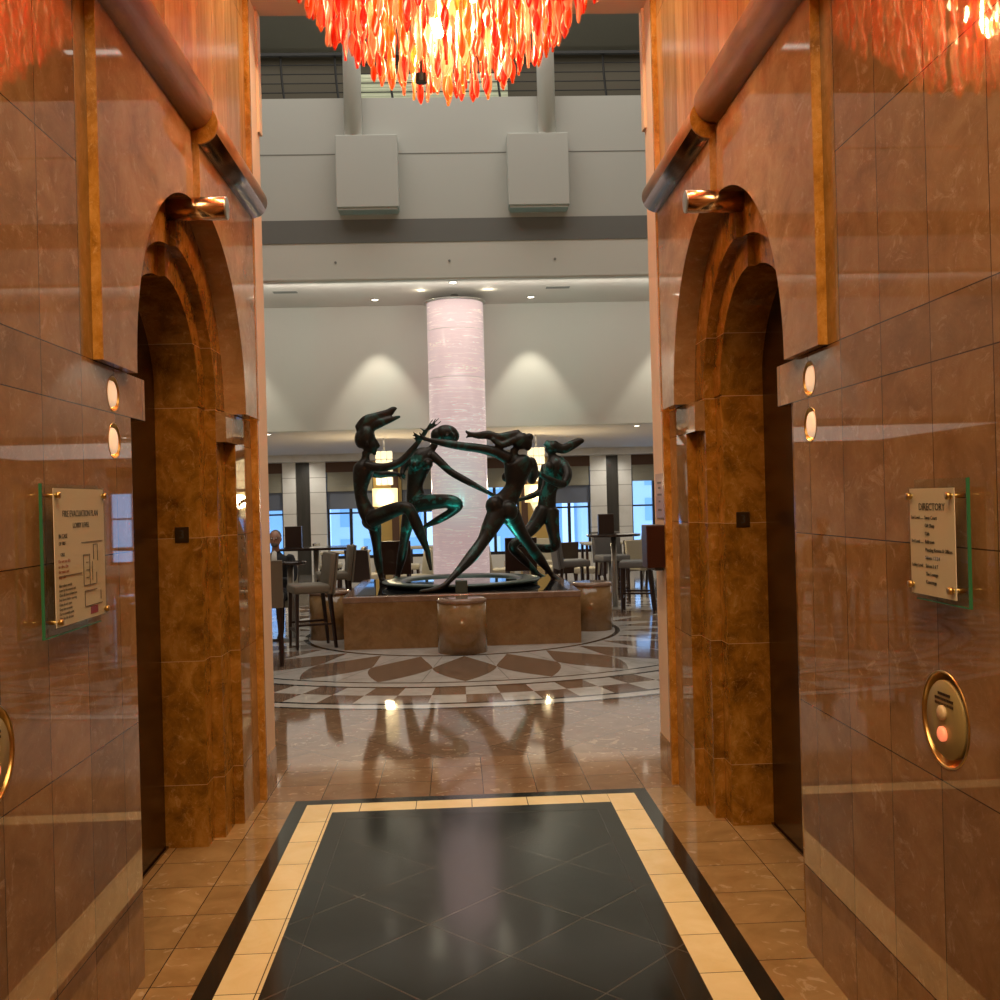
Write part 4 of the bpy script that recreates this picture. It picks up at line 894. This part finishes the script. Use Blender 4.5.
for a in ((2.945, 1.553, 3.10, 1.553), (3.03, 1.545, 3.06, 1.545), (3.03, 1.505, 3.03, 1.545), (3.06, 1.50, 3.06, 1.545), (2.955, 1.44, 2.955, 1.52), (2.955, 1.52, 3.0, 1.52), (3.0, 1.44, 3.0, 1.52), (3.02, 1.45, 3.02, 1.50), (2.955, 1.44, 3.05, 1.44), (3.05, 1.44, 3.05, 1.47),
          (2.96, 1.385, 3.09, 1.385), (2.96, 1.385, 2.96, 1.425), (2.96, 1.425, 3.05, 1.425), (3.08, 1.395, 3.08, 1.42), (2.975, 1.46, 2.995, 1.46), (2.975, 1.48, 2.995, 1.48), (2.975, 1.50, 2.99, 1.50), (2.79, 1.475, 2.94, 1.475)): ln(KY(a[0]), KZ(a[1]), KY(a[2]), KZ(a[3]))
obj('floor_plan', bm, M['ink_soft'], t)
bm = bmesh.new(); box(bm, (xs(.0405), KY(3.0), KZ(1.362)), (xs(.0412), KY(3.055), KZ(1.382))); obj('red_block', bm, M['ink_crimson'], t)

# pink notice and dark dispenser on the portal reveal
t = thing('wall_notice', 'small translucent notice on the peach portal reveal above the dark dispenser', 'sign', (0, 0, 0))
bm = bmesh.new(); box(bm, (X0 + 1.163, 5.75, 1.53), (X0 + 1.157, 5.97, 1.79)); obj('plate', bm, M['pinksign'], t)
bm = bmesh.new()
for i, (z, w) in enumerate(((1.73, .11), (1.70, .07), (1.66, .12), (1.62, .05), (1.57, .10))): box(bm, (X0 + 1.156, 5.86 - w / 2, z), (X0 + 1.157, 5.86 + w / 2, z + .012))
obj('text_lines', bm, M['ink_soft'], t)
t = thing('wall_dispenser', 'dark maroon box dispenser mounted on the peach portal reveal', 'dispenser', (0, 0, 0))
bm = bmesh.new(); box(bm, (X0 + 1.163, 5.76, 1.24), (X0 + 1.055, 5.92, 1.49), .006); obj('body', bm, M['maroon'], t)
bm = bmesh.new(); box(bm, (X0 + 1.10, 5.765, 1.225), (X0 + 1.15, 5.91, 1.242)); obj('spout', bm, M['frame_black'], t)

# ------------------------------------------------------------------ chandelier of twisted glass drops
CHY = YC + .0; CHX = .012
ch = thing('chandelier', 'huge chandelier of twisted red, orange and clear glass drops hanging in the lift lobby', 'chandelier', (CHX, CHY, 0))
bm = bmesh.new(); lathe(bm, [(.80, 4.52), (.80, 4.56), (.3, 4.58), (.12, 4.62), (.12, TOP)], n=48); obj('frame', bm, M['brass'], ch)
bm = bmesh.new(); lathe(bm, [(.30, 4.05), (.36, 4.06), (.36, 4.52)], n=32); 
bm.free()
def dropmesh(lobes, lobe, w, seed):
    rnd = random.Random(seed); bm = bmesh.new(); rings = []; ns = lobes * 9; m = 8
    for i in range(ns + 1):
        tt = i / ns; ph = (tt * lobes) % 1. if i < ns else 1.
        ww = w * (.16 + .84 * abs(sin(pi * ph)) ** .8); a = tt * lobes * 1.1 + .6 * seed
        th = w * .3
        rings.append([bm.verts.new((ww * cos(2*pi*k/m) * cos(a) - th * sin(2*pi*k/m) * sin(a), ww * cos(2*pi*k/m) * sin(a) + th * sin(2*pi*k/m) * cos(a), -tt * lobes * lobe)) for k in range(m)])
    for A, Bq in zip(rings, rings[1:]):
        for k in range(m): bm.faces.new((A[k], A[(k+1) % m], Bq[(k+1) % m], Bq[k]))
    bm.faces.new(rings[0]); bm.faces.new(rings[-1][::-1]); bmesh.ops.recalc_face_normals(bm, faces=bm.faces[:])
    return bm
protos = []
for i in range(3):
    for c in range(4):
        bmx = dropmesh(2, .108 + .012 * i, .0205, i)
        me = bpy.data.meshes.new('glass_drop'); bmx.to_mesh(me); bmx.free(); me.materials.append(DM[c])
        for f in me.polygons: f.use_smooth = True
        protos.append(me)
prof = [(0, 3.485), (.24, 3.50), (.32, 3.56), (.40, 3.61), (.48, 3.68), (.56, 3.76), (.66, 3.87), (.74, 3.98)]
def zb(r):
    for (a, za), (b, zb_) in zip(prof, prof[1:]):
        if r <= b: return za + (zb_ - za) * (r - a) / (b - a)
    return prof[-1][1]
drops = []
rnd = random.Random(11)
for r in (.05, .12, .19, .26, .33, .40, .47, .54, .61, .68, .74):
    n = max(5, int(2 * pi * r / .088))
    for i in range(n):
        a = 2 * pi * (i + rnd.uniform(-.25, .25)) / n + r * 7
        z = zb(r) + rnd.uniform(-.02, .05) ; rr = r + rnd.uniform(-.012, .012)
        for q in range(3):
            ci = rnd.choices((0, 1, 2, 3), (3., 3.2, 1.3, 2.5))[0]; pm = rnd.randrange(3)
            ln_ = 2 * (.108 + .012 * pm)
            if z > 4.3: break
            drops.append((rr * cos(a), rr * sin(a), z + ln_, rnd.uniform(0, 6.28), pm * 4 + ci))
            z += ln_ * .93
drops.sort(key=lambda d: d[2] + (.25 * d[1]))
for d in drops[:100]:
    o = bpy.data.objects.new('glass_drop', protos[d[4]]); COL.objects.link(o); o.parent = ch; o.location = d[:3]; o.rotation_euler = (rnd.uniform(-.06, .06), rnd.uniform(-.06, .06), d[3])
bmr = bmesh.new()
for d in drops[100:]:
    b2 = bmesh.new(); b2.from_mesh(protos[d[4]])
    for f in b2.faces: f.material_index = d[4] % 4; f.smooth = True
    b2.transform(Matrix.Translation(d[:3]) @ Matrix.Rotation(d[3], 4, 'Z'))
    tmp = bpy.data.meshes.new('t'); b2.to_mesh(tmp); b2.free(); bmr.from_mesh(tmp); bpy.data.meshes.remove(tmp)
o = obj('glass_drops', bmr, DM, ch, True); o['kind'] = 'stuff'
bm = bmesh.new(); cyl(bm, (-.11, -.2, 3.43), (-.11, -.2, 3.465), .024, n=16); cyl(bm, (-.11, -.2, 3.465), (-.11, -.2, 3.9), .006, n=8); obj('finial', bm, M['frame_black'], ch)
for i, (x, y, z) in enumerate(((.03, -.12, 3.80), (.12, -.10, 3.86), (-.02, -.05, 3.92), (.08, .1, 3.75), (-.22, .0, 3.95), (.27, .05, 3.95), (0, .3, 4.0), (-.03, -.16, 3.68))):
    bm = bmesh.new(); ball(bm, (x, y, z), (.030, .030, .042)); obj('bulb', bm, M['bulb'], ch, True)

# ------------------------------------------------------------------ lights
def area(n, loc, size, e, c, rot=(0, 0, 0), sy=None):
    l = bpy.data.lights.new(n, 'AREA'); l.energy = e; l.color = c; l.size = size
    if sy: l.shape = 'RECTANGLE'; l.size_y = sy
    o = bpy.data.objects.new(n, l); COL.objects.link(o); o.location = loc; o.rotation_euler = rot; return o
def point(n, loc, e, c, r=.05):
    l = bpy.data.lights.new(n, 'POINT'); l.energy = e; l.color = c; l.shadow_soft_size = r
    o = bpy.data.objects.new(n, l); COL.objects.link(o); o.location = loc; return o
def spot(n, loc, e, c, ang, blend, to=None, r=.03):
    l = bpy.data.lights.new(n, 'SPOT'); l.energy = e; l.color = c; l.spot_size = ang; l.spot_blend = blend; l.shadow_soft_size = r
    o = bpy.data.objects.new(n, l); COL.objects.link(o); o.location = loc
    if to is not None: o.rotation_euler = (Vector(to) - Vector(loc)).to_track_quat('-Z', 'Y').to_euler()
    return o
WARM = (1, .73, .42)
area('lobby_ceiling_light', (X0, -.6, 5.12), 1.6, 290, WARM, sy=5.)
point('chandelier_light', (CHX, CHY, 3.80), 125, (1, .68, .36), .10)
point('chandelier_light', (CHX, CHY, 4.25), 110, (1, .68, .36), .12)
for x in (-.5, .5): spot('portal_fill_spot', (X0 + x, 5.25, 5.15), 130, (1, .78, .50), radians(100), .8, (X0 + x * 1.6, 5.5, 2))  # added fill spots without fixtures, brightening the peach portal
area('atrium_light', (0, 11.5, 10.5), 9, 480, (1, .97, .89), sy=6)
area('gallery_light', (0, 19.2, 10.5), 10, 60, (1, .93, .8), sy=1)
area('lounge_light', (0, 19.5, 2.78), 14, 210, (1, .90, .76), sy=5)
for u in (375, 531): 
    x = P(u, 301, 15).x; spot('soffit_downlight', (x, 15.02, 4.66), 90, (1, .94, .78), radians(62), .5, (x, 15.22, 2.2))
o_ = area('header_wall_fill', (0, 13.78, 4.50), 15, 50, (1, .96, .86), (radians(84), 0, 0), sy=.10)  # unseen strip added to brighten the lounge header wall
for x in (-3.3, 3.35): spot('soffit_downlight', (x, 15.0, 4.66), 75, (1, .94, .78), radians(66), .5, (x, 15.2, 2.2))
for x in (-3.5, 3.7): spot('pilaster_light', (x, 23.2, 2.62), 22, (1, .93, .8), radians(130), .9, (x, 24, .9))
for x in (-1.85, 1.62): spot('gold_panel_light', (x, 23.2, 2.6), 22, (1, .82, .5), radians(90), .6, (x, 24, 1.4))
for dx, dy in ((.05, -.25), (.5, .1), (-.42, .2)): spot('pool_light', (CX + dx, CY + dy, .67), 21, (.12, .95, .85), radians(150), .5, (CX + dx, CY + dy, 3), .02)
for x in (-.30, .30): point('column_light', (.062 + x * 1.6, 14.4, 4.64), .8, (1, .93, .7), .01)
for u in (385, 537): point('lantern_light', (P(u, 490, 18.).x, 17.6, 1.75), 45, (1, .8, .48), .12)
w = bpy.data.worlds.new('world'); bpy.context.scene.world = w; w.use_nodes = True
w.node_tree.nodes['Background'].inputs[0].default_value = (.42, .66, 1, 1); w.node_tree.nodes['Background'].inputs[1].default_value = 2.2
sc = bpy.context.scene
sc.view_settings.view_transform = 'Standard'; sc.view_settings.look = 'None'; sc.view_settings.gamma = 1; sc.view_settings.exposure = 0
sc.view_settings.use_curve_mapping = False
cy = sc.cycles; cy.max_bounces = 8; cy.diffuse_bounces = 3; cy.glossy_bounces = 4; cy.transparent_max_bounces = 10; cy.use_denoising = True; cy.sample_clamp_indirect = 6
cy.caustics_reflective = False; cy.caustics_refractive = False
